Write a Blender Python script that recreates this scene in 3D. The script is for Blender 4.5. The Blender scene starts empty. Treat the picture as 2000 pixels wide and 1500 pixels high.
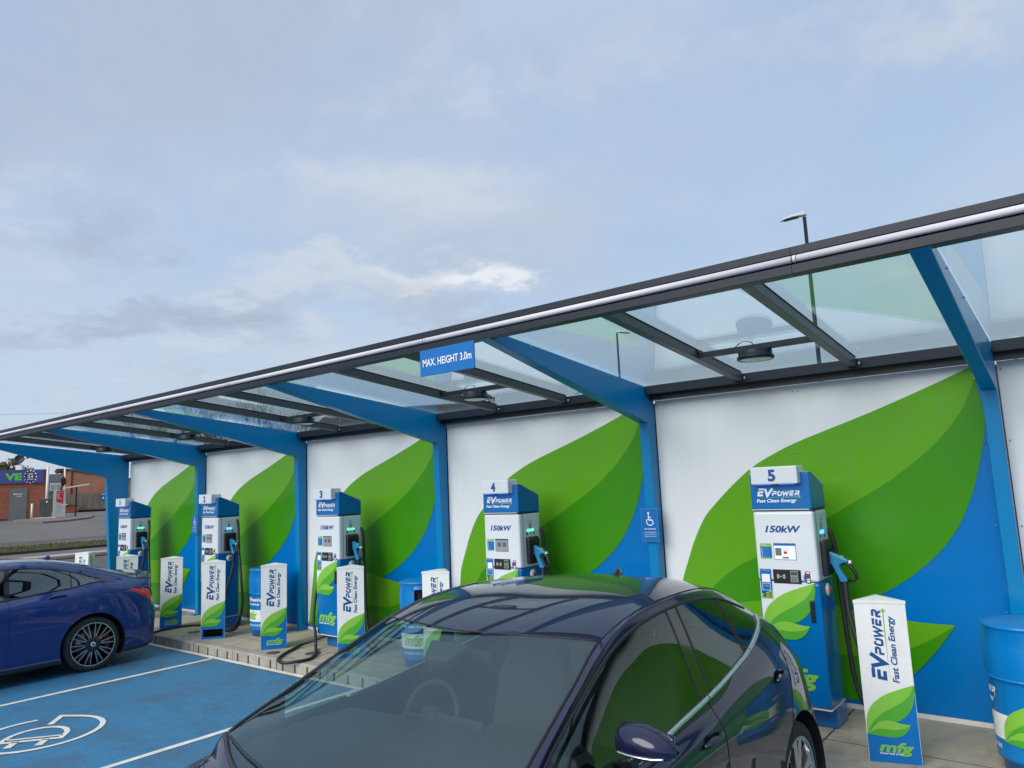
import bpy, bmesh, math, random
from mathutils import Vector, Matrix, noise
random.seed(7)
PI = math.pi
R_ = math.radians
# ---------------------------------------------------------------- camera
scene = bpy.context.scene
COL = scene.collection
cd = bpy.data.cameras.new('camera')
cam = bpy.data.objects.new('camera', cd)
COL.objects.link(cam)
scene.camera = cam
cd.sensor_width = 36.0
cd.sensor_fit = 'HORIZONTAL'
cd.lens = 1419.7 / 2000 * 36
cd.clip_start = 0.05
cd.clip_end = 3000
right = Vector((0.77853755, 0.62615379, -0.04255247))
up = Vector((0.11932503, -0.08111717, 0.98953602))
fwd = Vector((-0.61615, 0.77546852, 0.13786858))
m = Matrix((right, up, -fwd)).transposed().to_4x4()
m.translation = Vector((15.4568, -6.7985, 2.12))
cam.matrix_world = m
# ---------------------------------------------------------------- world and sun
SUN_EL, SUN_AZ = R_(33), R_(186)       # azimuth measured clockwise from +Y
world = bpy.data.worlds.new('World')
scene.world = world
world.use_nodes = True
wn, wl = world.node_tree.nodes, world.node_tree.links
wn.clear()
def N(t, **kw):
    n = wn.new(t)
    for k, v in kw.items():
        setattr(n, k, v)
    return n
wout = N('ShaderNodeOutputWorld')
bg = N('ShaderNodeBackground')
bg.inputs['Strength'].default_value = 0.1
sky = N('ShaderNodeTexSky', sky_type='NISHITA')
sky.sun_disc = False
sky.sun_elevation = SUN_EL
sky.sun_rotation = SUN_AZ
sky.air_density = 1.2
sky.dust_density = 2.0
tc = N('ShaderNodeTexCoord')
sep = N('ShaderNodeSeparateXYZ')
wl.new(tc.outputs['Generated'], sep.inputs[0])
zc = N('ShaderNodeMath', operation='MAXIMUM'); zc.inputs[1].default_value = 0.0
wl.new(sep.outputs['Z'], zc.inputs[0])
zo = N('ShaderNodeMath', operation='ADD'); zo.inputs[1].default_value = 0.22
wl.new(zc.outputs[0], zo.inputs[0])
dx = N('ShaderNodeMath', operation='DIVIDE'); wl.new(sep.outputs['X'], dx.inputs[0]); wl.new(zo.outputs[0], dx.inputs[1])
dy = N('ShaderNodeMath', operation='DIVIDE'); wl.new(sep.outputs['Y'], dy.inputs[0]); wl.new(zo.outputs[0], dy.inputs[1])
cmb = N('ShaderNodeCombineXYZ'); wl.new(dx.outputs[0], cmb.inputs[0]); wl.new(dy.outputs[0], cmb.inputs[1])
def wnoise(scale, detail, rough, off, dist=0.0, src=None):
    mp = N('ShaderNodeMapping'); mp.inputs['Location'].default_value = off
    wl.new((src or cmb).outputs[0], mp.inputs[0])
    t = N('ShaderNodeTexNoise'); t.inputs['Scale'].default_value = scale; t.inputs['Detail'].default_value = detail
    t.inputs['Roughness'].default_value = rough; t.inputs['Distortion'].default_value = dist
    wl.new(mp.outputs[0], t.inputs[0])
    return t
def wramp(src, stops):
    r = N('ShaderNodeValToRGB'); r.color_ramp.interpolation = 'EASE'
    el = r.color_ramp.elements
    while len(el) < len(stops): el.new(0.5)
    for e, (p, c) in zip(el, stops):
        e.position = p; e.color = (*c, 1) if len(c) == 3 else c
    wl.new(src, r.inputs[0])
    return r
def wmix(fac, a, b, blend='MIX'):
    x = N('ShaderNodeMix', data_type='RGBA', blend_type=blend)
    if isinstance(fac, float): x.inputs[0].default_value = fac
    else: wl.new(fac, x.inputs[0])
    for s, v in ((6, a), (7, b)):
        if isinstance(v, tuple): x.inputs[s].default_value = (*v, 1)
        else: wl.new(v, x.inputs[s])
    return x.outputs[2]
# thin grey-blue overcast, a little brighter towards the zenith, on top of the clear sky
elev = wramp(sep.outputs['Z'], [(0.0, (4.7, 5.4, 6.2)), (0.15, (4.1, 5.05, 6.3)), (0.30, (3.45, 4.6, 6.3)), (0.5, (3.1, 4.2, 6.0)), (0.62, (3.6, 4.6, 6.3)), (1.0, (6.4, 7.1, 8.3))])
base = wmix(0.93, sky.outputs[0], elev.outputs[0])
n1 = wnoise(1.3, 5, 0.55, (3.1, 1.7, 0.4), 0.3)
veil = wramp(n1.outputs[0], [(0.38, (0, 0, 0)), (0.68, (1, 1, 1))])
veilf = N('ShaderNodeMath', operation='MULTIPLY'); veilf.inputs[1].default_value = 0.40
wl.new(veil.outputs[0], veilf.inputs[0])
c1 = wmix(veilf.outputs[0], base, (4.7, 5.2, 6.0))
n2 = wnoise(2.6, 7, 0.6, (7.3, 2.2, 1.4), 0.35)
puff = wramp(n2.outputs[0], [(0.50, (0, 0, 0)), (0.66, (1, 1, 1))])
puffm = N('ShaderNodeMath', operation='MULTIPLY'); puffm.inputs[1].default_value = 0.40
wl.new(puff.outputs[0], puffm.inputs[0])
n3 = wnoise(5.5, 6, 0.6, (1.3, 9.2, 2.4), 0.2)
tone = wramp(n3.outputs[0], [(0.35, (3.4, 3.9, 4.7)), (0.62, (5.4, 5.7, 6.2))])
c2 = wmix(puffm.outputs[0], c1, tone.outputs[0])
# cloud banks low over the canopy, each a noisy ellipse on the cloud layer
wn1 = wnoise(3.0, 8, 0.62, (0.3, 4.2, 0.0), 0.0)
wofs = N('ShaderNodeVectorMath', operation='SUBTRACT'); wl.new(wn1.outputs[1], wofs.inputs[0]); wofs.inputs[1].default_value = (0.5, 0.5, 0.5)
wsc = N('ShaderNodeVectorMath', operation='SCALE'); wl.new(wofs.outputs[0], wsc.inputs[0]); wsc.inputs['Scale'].default_value = 0.8
wpos = N('ShaderNodeVectorMath', operation='ADD'); wl.new(cmb.outputs[0], wpos.inputs[0]); wl.new(wsc.outputs[0], wpos.inputs[1])
cur = c2
for (cx, cy, rx, ry, rot, col, lo, hi, am) in [
        (-1.10, 1.15, 0.46, 0.22, 38, (4.19, 4.73, 5.67), 0.1, 1.2, 0.85),
        (-1.32, 1.40, 0.50, 0.22, 40, (3.81, 4.39, 5.25), 0.1, 1.2, 0.9),
        (-1.05, 1.05, 0.28, 0.13, 50, (4.84, 5.31, 6.08), 0.1, 1.2, 0.7),
        (-0.98, 1.42, 0.26, 0.16, 50, (4.00, 4.58, 5.56), 0.1, 1.2, 0.75),
        (-1.56, 1.14, 0.30, 0.11, 50, (5.02, 5.46, 6.18), 0.1, 1.2, 0.65),
        (-1.38, 1.28, 0.20, 0.09, 60, (5.49, 5.95, 6.59), 0.1, 1.2, 0.7),
        (-1.25, 1.50, 0.22, 0.13, 60, (5.49, 5.90, 6.49), 0.1, 1.15, 0.9),
        (-1.21, 1.56, 0.10, 0.07, 60, (6.42, 6.83, 7.42), 0.1, 1.2, 0.8),
        (-1.44, 1.40, 0.16, 0.10, 20, (5.20, 5.45, 5.95), 0.1, 1.2, 0.8),
        (-1.46, 1.56, 0.30, 0.08, 50, (3.53, 4.09, 5.05), 0.1, 1.2, 0.75),
        (-1.86, 1.07, 0.28, 0.11, 40, (3.07, 3.70, 4.74), 0.1, 1.2, 0.8),
        (-2.12, 0.86, 0.30, 0.10, 30, (3.07, 3.70, 4.74), 0.1, 1.2, 0.75),
        (-1.70, 0.62, 0.22, 0.14, 30, (2.98, 3.61, 4.74), 0.1, 1.2, 0.6),
        (-1.05, 0.50, 0.60, 0.34, 20, (3.35, 3.95, 5.05), 0.1, 1.25, 0.8),
        (-0.62, 1.25, 0.40, 0.30, 20, (3.63, 4.48, 5.97), 0.1, 1.25, 0.6),
        (-0.12, 1.22, 0.30, 0.10, 20, (4.65, 5.07, 5.77), 0.1, 1.25, 0.6)]:
    mp = N('ShaderNodeMapping', vector_type='TEXTURE')
    mp.inputs['Location'].default_value = (cx, cy, 0); mp.inputs['Rotation'].default_value = (0, 0, R_(rot)); mp.inputs['Scale'].default_value = (rx, ry, 1)
    wl.new(wpos.outputs[0], mp.inputs[0])
    ln = N('ShaderNodeVectorMath', operation='LENGTH'); wl.new(mp.outputs[0], ln.inputs[0])
    mr = N('ShaderNodeMapRange', interpolation_type='SMOOTHSTEP'); mr.inputs[1].default_value = hi; mr.inputs[2].default_value = lo; mr.inputs[4].default_value = am
    wl.new(ln.outputs['Value'], mr.inputs[0])
    cur = wmix(mr.outputs[0], cur, col)
wl.new(cur, bg.inputs['Color'])
wl.new(bg.outputs[0], wout.inputs[0])
sd = bpy.data.lights.new('sun', 'SUN')
sd.energy = 2.3
sd.angle = R_(46)
sd.color = (1.0, 0.95, 0.88)
sun = bpy.data.objects.new('sun', sd)
COL.objects.link(sun)
dirv = Vector((math.sin(SUN_AZ) * math.cos(SUN_EL), math.cos(SUN_AZ) * math.cos(SUN_EL), math.sin(SUN_EL)))
sun.rotation_euler = dirv.to_track_quat('Z', 'Y').to_euler()
vs = scene.view_settings
vs.view_transform = 'Standard'
vs.look = 'None'
vs.exposure = 0.38
vs.gamma = 1.0
vs.use_curve_mapping = False
try:
    scene.cycles.max_bounces = 10
    scene.cycles.transparent_max_bounces = 24
except Exception:
    pass

# ---------------------------------------------------------------- materials
def mat(name, col=(0.5, 0.5, 0.5), rough=0.5, metal=0.0, coat=0.0, spec=0.5, emit=None, es=1.0,
        noise_=None, bump=None, dirt=None, obj=True):
    """noise_=(scale, colour2, amount)   bump=(scale, strength, distance)   dirt=(scale, colour, lo, hi)"""
    M = bpy.data.materials.new(name)
    M.use_nodes = True
    nt = M.node_tree; n = nt.nodes; l = nt.links
    b = n['Principled BSDF']
    b.inputs['Base Color'].default_value = (*col, 1)
    b.inputs['Roughness'].default_value = rough
    b.inputs['Metallic'].default_value = metal
    b.inputs['Coat Weight'].default_value = coat
    b.inputs['Coat Roughness'].default_value = 0.03
    b.inputs['Specular IOR Level'].default_value = spec
    if emit:
        b.inputs['Emission Color'].default_value = (*emit, 1)
        b.inputs['Emission Strength'].default_value = es
    t = n.new('ShaderNodeTexCoord')
    cur = None
    src = t.outputs['Object']
    if noise_:
        sc, c2, am = noise_[:3]
        stretch = noise_[3] if len(noise_) > 3 else None
        v = src
        if stretch:
            mp = n.new('ShaderNodeMapping'); mp.inputs['Scale'].default_value = stretch
            l.new(src, mp.inputs[0]); v = mp.outputs[0]
        tx = n.new('ShaderNodeTexNoise'); tx.inputs['Scale'].default_value = sc; tx.inputs['Detail'].default_value = 8
        tx.inputs['Roughness'].default_value = 0.62
        l.new(v, tx.inputs[0])
        rp = n.new('ShaderNodeMapRange'); rp.inputs[1].default_value = 0.35; rp.inputs[2].default_value = 0.68
        rp.inputs[3].default_value = 0; rp.inputs[4].default_value = am
        l.new(tx.outputs[0], rp.inputs[0])
        mx = n.new('ShaderNodeMix'); mx.data_type = 'RGBA'
        l.new(rp.outputs[0], mx.inputs[0]); mx.inputs[6].default_value = (*col, 1); mx.inputs[7].default_value = (*c2, 1)
        cur = mx.outputs[2]
    if dirt:
        for (sc, c2, lo, hi, am) in (dirt if isinstance(dirt, list) else [dirt]):
            tx = n.new('ShaderNodeTexNoise'); tx.inputs['Scale'].default_value = sc; tx.inputs['Detail'].default_value = 9
            tx.inputs['Roughness'].default_value = 0.7; tx.inputs['Distortion'].default_value = 0.4
            l.new(src, tx.inputs[0])
            rp = n.new('ShaderNodeMapRange'); rp.inputs[1].default_value = lo; rp.inputs[2].default_value = hi
            rp.inputs[4].default_value = am
            l.new(tx.outputs[0], rp.inputs[0])
            mx = n.new('ShaderNodeMix'); mx.data_type = 'RGBA'
            l.new(rp.outputs[0], mx.inputs[0]); mx.inputs[7].default_value = (*c2, 1)
            if cur is None: mx.inputs[6].default_value = (*col, 1)
            else: l.new(cur, mx.inputs[6])
            cur = mx.outputs[2]
    if cur is not None:
        l.new(cur, b.inputs['Base Color'])
    if bump:
        sc, st, ds = bump
        tx = n.new('ShaderNodeTexNoise'); tx.inputs['Scale'].default_value = sc; tx.inputs['Detail'].default_value = 6
        l.new(src, tx.inputs[0])
        bp = n.new('ShaderNodeBump'); bp.inputs['Strength'].default_value = st; bp.inputs['Distance'].default_value = ds
        l.new(tx.outputs[0], bp.inputs['Height'])
        l.new(bp.outputs[0], b.inputs['Normal'])
    return M

def glass(name, tint, extra=0.0, ior=1.5, rough=0.0, film=None, refl=(0.92, 0.97, 1.0)):
    M = bpy.data.materials.new(name)
    M.use_nodes = True
    nt = M.node_tree; n = nt.nodes; l = nt.links
    n.clear()
    o = n.new('ShaderNodeOutputMaterial')
    tr = n.new('ShaderNodeBsdfTransparent'); tr.inputs[0].default_value = (*tint, 1)
    gl = n.new('ShaderNodeBsdfGlossy'); gl.inputs['Roughness'].default_value = rough
    gl.inputs[0].default_value = (*refl, 1)
    fr = n.new('ShaderNodeFresnel')
    geo = n.new('ShaderNodeNewGeometry'); im = n.new('ShaderNodeMapRange')      # same reflectance from either side of the sheet
    im.inputs[3].default_value = ior; im.inputs[4].default_value = 1.0 / ior
    l.new(geo.outputs['Backfacing'], im.inputs[0]); l.new(im.outputs[0], fr.inputs[0])
    ad = n.new('ShaderNodeMath'); ad.operation = 'ADD'; ad.use_clamp = True; ad.inputs[1].default_value = extra
    l.new(fr.outputs[0], ad.inputs[0])
    mx = n.new('ShaderNodeMixShader')
    l.new(ad.outputs[0], mx.inputs[0]); l.new(tr.outputs[0], mx.inputs[1]); l.new(gl.outputs[0], mx.inputs[2])
    last = mx.outputs[0]
    if film:      # dust on the pane
        df = n.new('ShaderNodeBsdfDiffuse'); df.inputs[0].default_value = (0.5, 0.52, 0.52, 1)
        tcx = n.new('ShaderNodeTexCoord'); tx = n.new('ShaderNodeTexNoise'); tx.inputs['Scale'].default_value = 6; tx.inputs['Detail'].default_value = 8
        l.new(tcx.outputs['Object'], tx.inputs[0])
        rp = n.new('ShaderNodeMapRange'); rp.inputs[1].default_value = 0.3; rp.inputs[2].default_value = 0.75
        rp.inputs[3].default_value = film * 0.4; rp.inputs[4].default_value = film * 1.6
        l.new(tx.outputs[0], rp.inputs[0])
        m2 = n.new('ShaderNodeMixShader'); l.new(rp.outputs[0], m2.inputs[0]); l.new(last, m2.inputs[1]); l.new(df.outputs[0], m2.inputs[2])
        last = m2.outputs[0]
    l.new(last, o.inputs[0])
    return M

BLUE = (0.0, 0.118, 0.36)
M = {}
M['blue_steel'] = mat('blue_steel_paint', (0.0, 0.21, 0.50), 0.25, spec=0.35, noise_=(1.3, (0.002, 0.215, 0.45), 0.6), dirt=(9, (0.03, 0.15, 0.33), 0.56, 0.8, 0.3))
M['blue_panel'] = mat('blue_panel_print', (0.0, 0.165, 0.50), 0.2, spec=0.28, noise_=(0.9, (0.0, 0.155, 0.46), 0.7), dirt=(5, (0.02, 0.13, 0.40), 0.58, 0.8, 0.3))
STREAK = (3.0, 3.0, 0.12)
M['white_panel'] = mat('white_panel_sheet', (0.80, 0.81, 0.82), 0.22, spec=0.28, noise_=(2.2, (0.72, 0.74, 0.76), 0.35, STREAK), dirt=(18, (0.45, 0.47, 0.5), 0.68, 0.8, 0.5))
M['green_light'] = mat('light_green_print', (0.115, 0.37, 0.008), 0.2, spec=0.28, noise_=(2.4, (0.13, 0.34, 0.035), 0.4, STREAK))
M['green_dark'] = mat('dark_green_print', (0.045, 0.265, 0.004), 0.2, spec=0.28, noise_=(2.4, (0.06, 0.25, 0.02), 0.4, STREAK))
M['leaf_lime'] = mat('lime_leaf_print', (0.20, 0.50, 0.04), 0.4, noise_=(3.5, (0.25, 0.52, 0.08), 0.5))
M['leaf_green'] = mat('green_leaf_print', (0.065, 0.36, 0.025), 0.4, noise_=(3.5, (0.09, 0.38, 0.03), 0.5))
M['white_cab'] = mat('white_cabinet_paint', (0.72, 0.76, 0.80), 0.25, coat=0.2, noise_=(3, (0.66, 0.70, 0.74), 0.5))
M['white_post'] = mat('white_bollard_sheet', (0.80, 0.81, 0.79), 0.35, noise_=(5, (0.70, 0.71, 0.69), 0.5), dirt=[(26, (0.35, 0.34, 0.31), 0.62, 0.72, 0.55), (3.0, (0.55, 0.54, 0.5), 0.52, 0.8, 0.4)])
M['blue_print'] = mat('blue_print', (0.0, 0.15, 0.47), 0.28, noise_=(5, (0.0, 0.12, 0.42), 0.5), dirt=(30, (0.2, 0.25, 0.3), 0.66, 0.74, 0.4))
M['blue_cab'] = mat('blue_cabinet_paint', (0.0, 0.15, 0.44), 0.22, coat=0.3, noise_=(2, (0.0, 0.11, 0.37), 0.6))
M['navy_text'] = mat('navy_lettering', (0.006, 0.07, 0.26), 0.4)
M['ink'] = mat('dark_ink', (0.02, 0.03, 0.08), 0.4)
M['white_text'] = mat('white_lettering', (0.85, 0.87, 0.88), 0.4)
M['green_text'] = mat('green_lettering', (0.20, 0.48, 0.05), 0.4)
M['dark_metal'] = mat('charcoal_aluminium', (0.009, 0.015, 0.027), 0.45, spec=0.35, noise_=(2, (0.014, 0.021, 0.035), 0.6), dirt=(20, (0.08, 0.08, 0.08), 0.64, 0.8, 0.3))
M['grey_metal'] = mat('grey_aluminium', (0.075, 0.078, 0.080), 0.4, noise_=(4, (0.055, 0.058, 0.06), 0.6), dirt=(25, (0.2, 0.2, 0.19), 0.6, 0.8, 0.4))
M['tube'] = mat('pale_light_tube', (0.66, 0.65, 0.70), 0.6, noise_=(5, (0.68, 0.67, 0.72), 0.4))
M['black'] = mat('black_plastic', (0.012, 0.012, 0.014), 0.4, coat=0.1)
M['rubber'] = mat('black_rubber', (0.013, 0.013, 0.014), 0.55, noise_=(30, (0.03, 0.03, 0.03), 0.5))
M['tyre'] = mat('tyre_rubber', (0.016, 0.016, 0.017), 0.75, noise_=(30, (0.03, 0.03, 0.03), 0.5), bump=(90, 0.15, 0.002))
M['lens'] = mat('frosted_lamp_lens', (0.62, 0.68, 0.66), 0.3)
M['roof_glass'] = glass('canopy_glass', (0.94, 0.985, 0.975), film=0.008)
M['joint_grey'] = mat('soft_joint_line', (0.30, 0.38, 0.30), 0.4)
M['screw'] = mat('steel_screw', (0.4, 0.4, 0.4), 0.35, metal=1.0)
M['concrete'] = mat('brushed_concrete', (0.44, 0.385, 0.30), 0.85, noise_=(1.6, (0.31, 0.27, 0.21), 0.8, (3.0, 0.7, 1)), dirt=[(7, (0.12, 0.11, 0.095), 0.52, 0.78, 0.6), (40, (0.34, 0.32, 0.28), 0.55, 0.75, 0.35)], bump=(55, 0.5, 0.006))
M['kerb'] = mat('kerb_concrete', (0.42, 0.39, 0.33), 0.85, noise_=(3, (0.20, 0.19, 0.17), 0.7), dirt=[(11, (0.12, 0.11, 0.10), 0.52, 0.75, 0.6)], bump=(60, 0.5, 0.005))
M['slot'] = mat('dark_slot_tone', (0.03, 0.028, 0.025), 0.9)  # near black, for joint lines and the backs of the kerb slots
M['iron'] = mat('cast_iron_cover', (0.05, 0.048, 0.045), 0.6, noise_=(30, (0.1, 0.095, 0.085), 0.6), bump=(60, 0.5, 0.004))
M['asphalt'] = mat('asphalt', (0.075, 0.073, 0.072), 0.85, noise_=(0.25, (0.10, 0.097, 0.094), 0.9), dirt=[(1.6, (0.055, 0.053, 0.052), 0.45, 0.8, 0.7), (60, (0.14, 0.135, 0.13), 0.58, 0.75, 0.4)], bump=(80, 0.4, 0.006))
M['forecourt'] = mat('worn_forecourt_asphalt', (0.115, 0.108, 0.102), 0.85, noise_=(0.22, (0.155, 0.145, 0.138), 0.9, (1, 2.2, 1)), dirt=[(0.9, (0.10, 0.096, 0.094), 0.5, 0.75, 0.7), (30, (0.22, 0.215, 0.21), 0.55, 0.75, 0.4)])
M['pale_kerb'] = mat('pale_concrete_edge', (0.42, 0.37, 0.31), 0.85, noise_=(2, (0.30, 0.26, 0.22), 0.8))
M['dark_edge'] = mat('dark_brown_edge', (0.045, 0.035, 0.028), 0.9)  # even dark brown for kerb strips, coping and base boards
M['block_paving'] = mat('pinkish_block_paving', (0.20, 0.155, 0.125), 0.85, noise_=(6, (0.14, 0.11, 0.09), 0.8))

def bay_paint():
    Mx = mat('blue_bay_paint', (0.035, 0.19, 0.36), 0.6, noise_=(0.8, (0.045, 0.165, 0.30), 0.8),
             dirt=[(1.6, (0.06, 0.11, 0.17), 0.46, 0.70, 0.8), (9, (0.035, 0.10, 0.19), 0.50, 0.70, 0.6), (160, (0.10, 0.26, 0.42), 0.6, 0.72, 0.5), (75, (0.02, 0.09, 0.2), 0.55, 0.7, 0.55)], bump=(70, 0.6, 0.006))
    n = Mx.node_tree.nodes; l = Mx.node_tree.links
    b = n['Principled BSDF']
    # long scuffed tyre streaks along the bays
    t = n.new('ShaderNodeTexCoord'); mp = n.new('ShaderNodeMapping'); mp.inputs['Scale'].default_value = (9, 0.9, 1)
    mp.inputs['Rotation'].default_value = (0, 0, R_(24))
    l.new(t.outputs['Object'], mp.inputs[0])
    tx = n.new('ShaderNodeTexNoise'); tx.inputs['Scale'].default_value = 1.2; tx.inputs['Detail'].default_value = 10; tx.inputs['Roughness'].default_value = 0.75
    l.new(mp.outputs[0], tx.inputs[0])
    rp = n.new('ShaderNodeMapRange'); rp.inputs[1].default_value = 0.54; rp.inputs[2].default_value = 0.72; rp.inputs[4].default_value = 0.6
    l.new(tx.outputs[0], rp.inputs[0])
    t2 = n.new('ShaderNodeTexNoise'); t2.inputs['Scale'].default_value = 0.7; l.new(t.outputs['Object'], t2.inputs[0])
    r2 = n.new('ShaderNodeMapRange'); r2.inputs[1].default_value = 0.45; r2.inputs[2].default_value = 0.6; l.new(t2.outputs[0], r2.inputs[0])
    mu = n.new('ShaderNodeMath'); mu.operation = 'MULTIPLY'; l.new(rp.outputs[0], mu.inputs[0]); l.new(r2.outputs[0], mu.inputs[1])
    mx = n.new('ShaderNodeMix'); mx.data_type = 'RGBA'; mx.inputs[7].default_value = (0.05, 0.06, 0.075, 1)
    old = b.inputs['Base Color'].links[0].from_socket
    l.new(mu.outputs[0], mx.inputs[0]); l.new(old, mx.inputs[6]); l.new(mx.outputs[2], b.inputs['Base Color'])
    return Mx
M['bay'] = bay_paint()
M['scuff'] = mat('dark_debris', (0.03, 0.03, 0.028), 0.9)

def worn_white(name, base=(0.78, 0.77, 0.72), under=(0.16, 0.15, 0.14), amt=0.9):
    return mat(name, base, 0.6, noise_=(8, (0.60, 0.57, 0.50), 0.7), dirt=[(38, under, 0.60, 0.66, amt), (5, (0.5, 0.45, 0.38), 0.5, 0.8, 0.5)])
M['line'] = worn_white('worn_white_line_paint')
M['bin_blue'] = mat('bin_blue_plastic', (0.0, 0.185, 0.52), 0.3, coat=0.1, noise_=(1.5, (0.0, 0.17, 0.47), 0.6), dirt=(22, (0.1, 0.2, 0.35), 0.62, 0.75, 0.4))
M['screen_grey'] = mat('grey_lcd', (0.16, 0.17, 0.165), 0.2)
M['screen_lit'] = mat('lit_screen', (0.6, 0.62, 0.65), 0.2, emit=(0.75, 0.8, 0.9), es=0.35)
M['led_green'] = mat('green_status_lamp', (0.1, 0.8, 0.3), 0.3, emit=(0.08, 1.0, 0.35), es=1.6)
M['led_blue'] = mat('blue_status_lamp', (0.05, 0.3, 0.9), 0.3, emit=(0.05, 0.35, 1.0), es=2.2)
M['led_strip'] = mat('blue_header_lamp', (0.02, 0.25, 0.9), 0.3, emit=(0.0, 0.22, 1.0), es=0.7)
M['red'] = mat('red_plastic', (0.5, 0.02, 0.02), 0.35)
M['card_grey'] = mat('card_reader_keys', (0.30, 0.31, 0.31), 0.4)
M['card_green'] = mat('green_lcd', (0.03, 0.12, 0.06), 0.25)
M['gun_blue'] = mat('connector_blue', (0.02, 0.20, 0.40), 0.3, coat=0.3)
M['paleblue'] = mat('pale_blue_line', (0.10, 0.32, 0.55), 0.4)
M['tape'] = mat('black_tape', (0.001, 0.001, 0.001), 0.9, spec=0.1)
# cars
def car_paint(name, base, base2):
    Mx = mat(name, base, 0.45, metal=0.0, coat=1.0, spec=0.2)
    n = Mx.node_tree.nodes; l = Mx.node_tree.links; b = n['Principled BSDF']
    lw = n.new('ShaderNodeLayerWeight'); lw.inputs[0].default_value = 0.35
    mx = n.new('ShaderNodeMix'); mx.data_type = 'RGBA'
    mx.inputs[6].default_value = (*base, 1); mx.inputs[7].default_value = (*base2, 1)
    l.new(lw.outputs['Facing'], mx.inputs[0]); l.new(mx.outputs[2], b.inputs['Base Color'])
    t = n.new('ShaderNodeTexCoord'); tx = n.new('ShaderNodeTexNoise'); tx.inputs['Scale'].default_value = 40; tx.inputs['Detail'].default_value = 6
    l.new(t.outputs['Object'], tx.inputs[0])
    rp = n.new('ShaderNodeMapRange'); rp.inputs[3].default_value = 0.0; rp.inputs[4].default_value = 0.025; l.new(tx.outputs[0], rp.inputs[0])
    l.new(rp.outputs[0], b.inputs['Coat Roughness'])
    return Mx
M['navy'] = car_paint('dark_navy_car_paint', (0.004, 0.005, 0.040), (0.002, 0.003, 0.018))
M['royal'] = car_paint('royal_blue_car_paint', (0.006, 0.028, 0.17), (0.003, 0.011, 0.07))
M['windscreen'] = glass('windscreen_glass', (0.66, 0.77, 0.74), extra=0.07, film=0.004, refl=(0.72, 0.92, 0.98))
M['side_glass'] = glass('tinted_side_glass', (0.55, 0.66, 0.60), extra=0.05, film=0.004, refl=(0.85, 0.97, 0.95))
M['privacy'] = glass('privacy_glass', (0.03, 0.033, 0.033), extra=0.13)
M['gloss_black'] = mat('gloss_black_trim', (0.008, 0.008, 0.010), 0.12, coat=0.6)
M['seal'] = mat('black_rubber_seal', (0.01, 0.01, 0.011), 0.5)
M['chrome'] = mat('satin_chrome', (0.72, 0.74, 0.72), 0.22, metal=1.0)
M['alloy'] = mat('silver_alloy', (0.55, 0.56, 0.57), 0.28, metal=0.9)
M['interior'] = mat('dark_cabin_trim', (0.018, 0.019, 0.022), 0.7)
M['seat'] = mat('grey_seat_fabric', (0.045, 0.05, 0.055), 0.8)
M['under'] = mat('black_underbody', (0.006, 0.006, 0.007), 0.8)
M['lamp_red'] = mat('red_tail_lamp', (0.45, 0.01, 0.012), 0.12, coat=1.0, emit=(0.5, 0.0, 0.01), es=0.12)
M['lamp_dark'] = mat('smoked_tail_lamp', (0.03, 0.012, 0.02), 0.1, coat=1.0)
M['brake_red'] = mat('red_brake_caliper', (0.25, 0.008, 0.01), 0.4)
M['disc'] = mat('steel_brake_disc', (0.25, 0.25, 0.25), 0.35, metal=1.0)
# background
M['brick'] = None

def brick_mat(name, c1, c2, mortar, scale):
    Mx = bpy.data.materials.new(name); Mx.use_nodes = True
    n = Mx.node_tree.nodes; l = Mx.node_tree.links; b = n['Principled BSDF']; b.inputs['Roughness'].default_value = 0.9
    t = n.new('ShaderNodeTexCoord'); br = n.new('ShaderNodeTexBrick')
    mp = n.new('ShaderNodeMapping'); mp.inputs['Rotation'].default_value = (PI / 2, 0, 0)
    l.new(t.outputs['Object'], mp.inputs[0]); l.new(mp.outputs[0], br.inputs[0])
    br.inputs['Scale'].default_value = scale; br.inputs['Color1'].default_value = (*c1, 1); br.inputs['Color2'].default_value = (*c2, 1)
    br.inputs['Mortar'].default_value = (*mortar, 1); br.inputs['Mortar Size'].default_value = 0.02
    br.inputs['Brick Width'].default_value = 0.9; br.inputs['Row Height'].default_value = 0.3
    tx = n.new('ShaderNodeTexNoise'); tx.inputs['Scale'].default_value = 1.2; tx.inputs['Detail'].default_value = 8
    l.new(t.outputs['Object'], tx.inputs[0])
    mx = n.new('ShaderNodeMix'); mx.data_type = 'RGBA'; mx.blend_type = 'MULTIPLY'; mx.inputs[0].default_value = 0.6
    rp = n.new('ShaderNodeMapRange'); rp.inputs[3].default_value = 0.55; rp.inputs[4].default_value = 1.35; l.new(tx.outputs[0], rp.inputs[0])
    l.new(br.outputs[0], mx.inputs[6]); l.new(rp.outputs[0], mx.inputs[7]); l.new(mx.outputs[2], b.inputs['Base Color'])
    return Mx
M['brick'] = brick_mat('red_brick', (0.30, 0.085, 0.038), (0.38, 0.12, 0.055), (0.22, 0.15, 0.11), 3.0)
M['brick_pale'] = brick_mat('orange_brick', (0.42, 0.17, 0.09), (0.50, 0.22, 0.12), (0.30, 0.22, 0.17), 3.0)
M['roof_tile'] = mat('dark_roof_tile', (0.055, 0.055, 0.058), 0.8, noise_=(3, (0.09, 0.085, 0.08), 0.8))
M['white_pvc'] = mat('white_pvc', (0.72, 0.72, 0.70), 0.5, noise_=(3, (0.58, 0.57, 0.54), 0.6))
M['purple'] = mat('purple_sign_face', (0.06, 0.075, 0.26), 0.4, noise_=(1, (0.07, 0.085, 0.29), 0.6))
M['deep_purple'] = mat('dark_purple_roundel', (0.04, 0.02, 0.13), 0.4)
M['lime'] = mat('lime_sign_letters', (0.12, 0.62, 0.05), 0.4)
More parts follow.
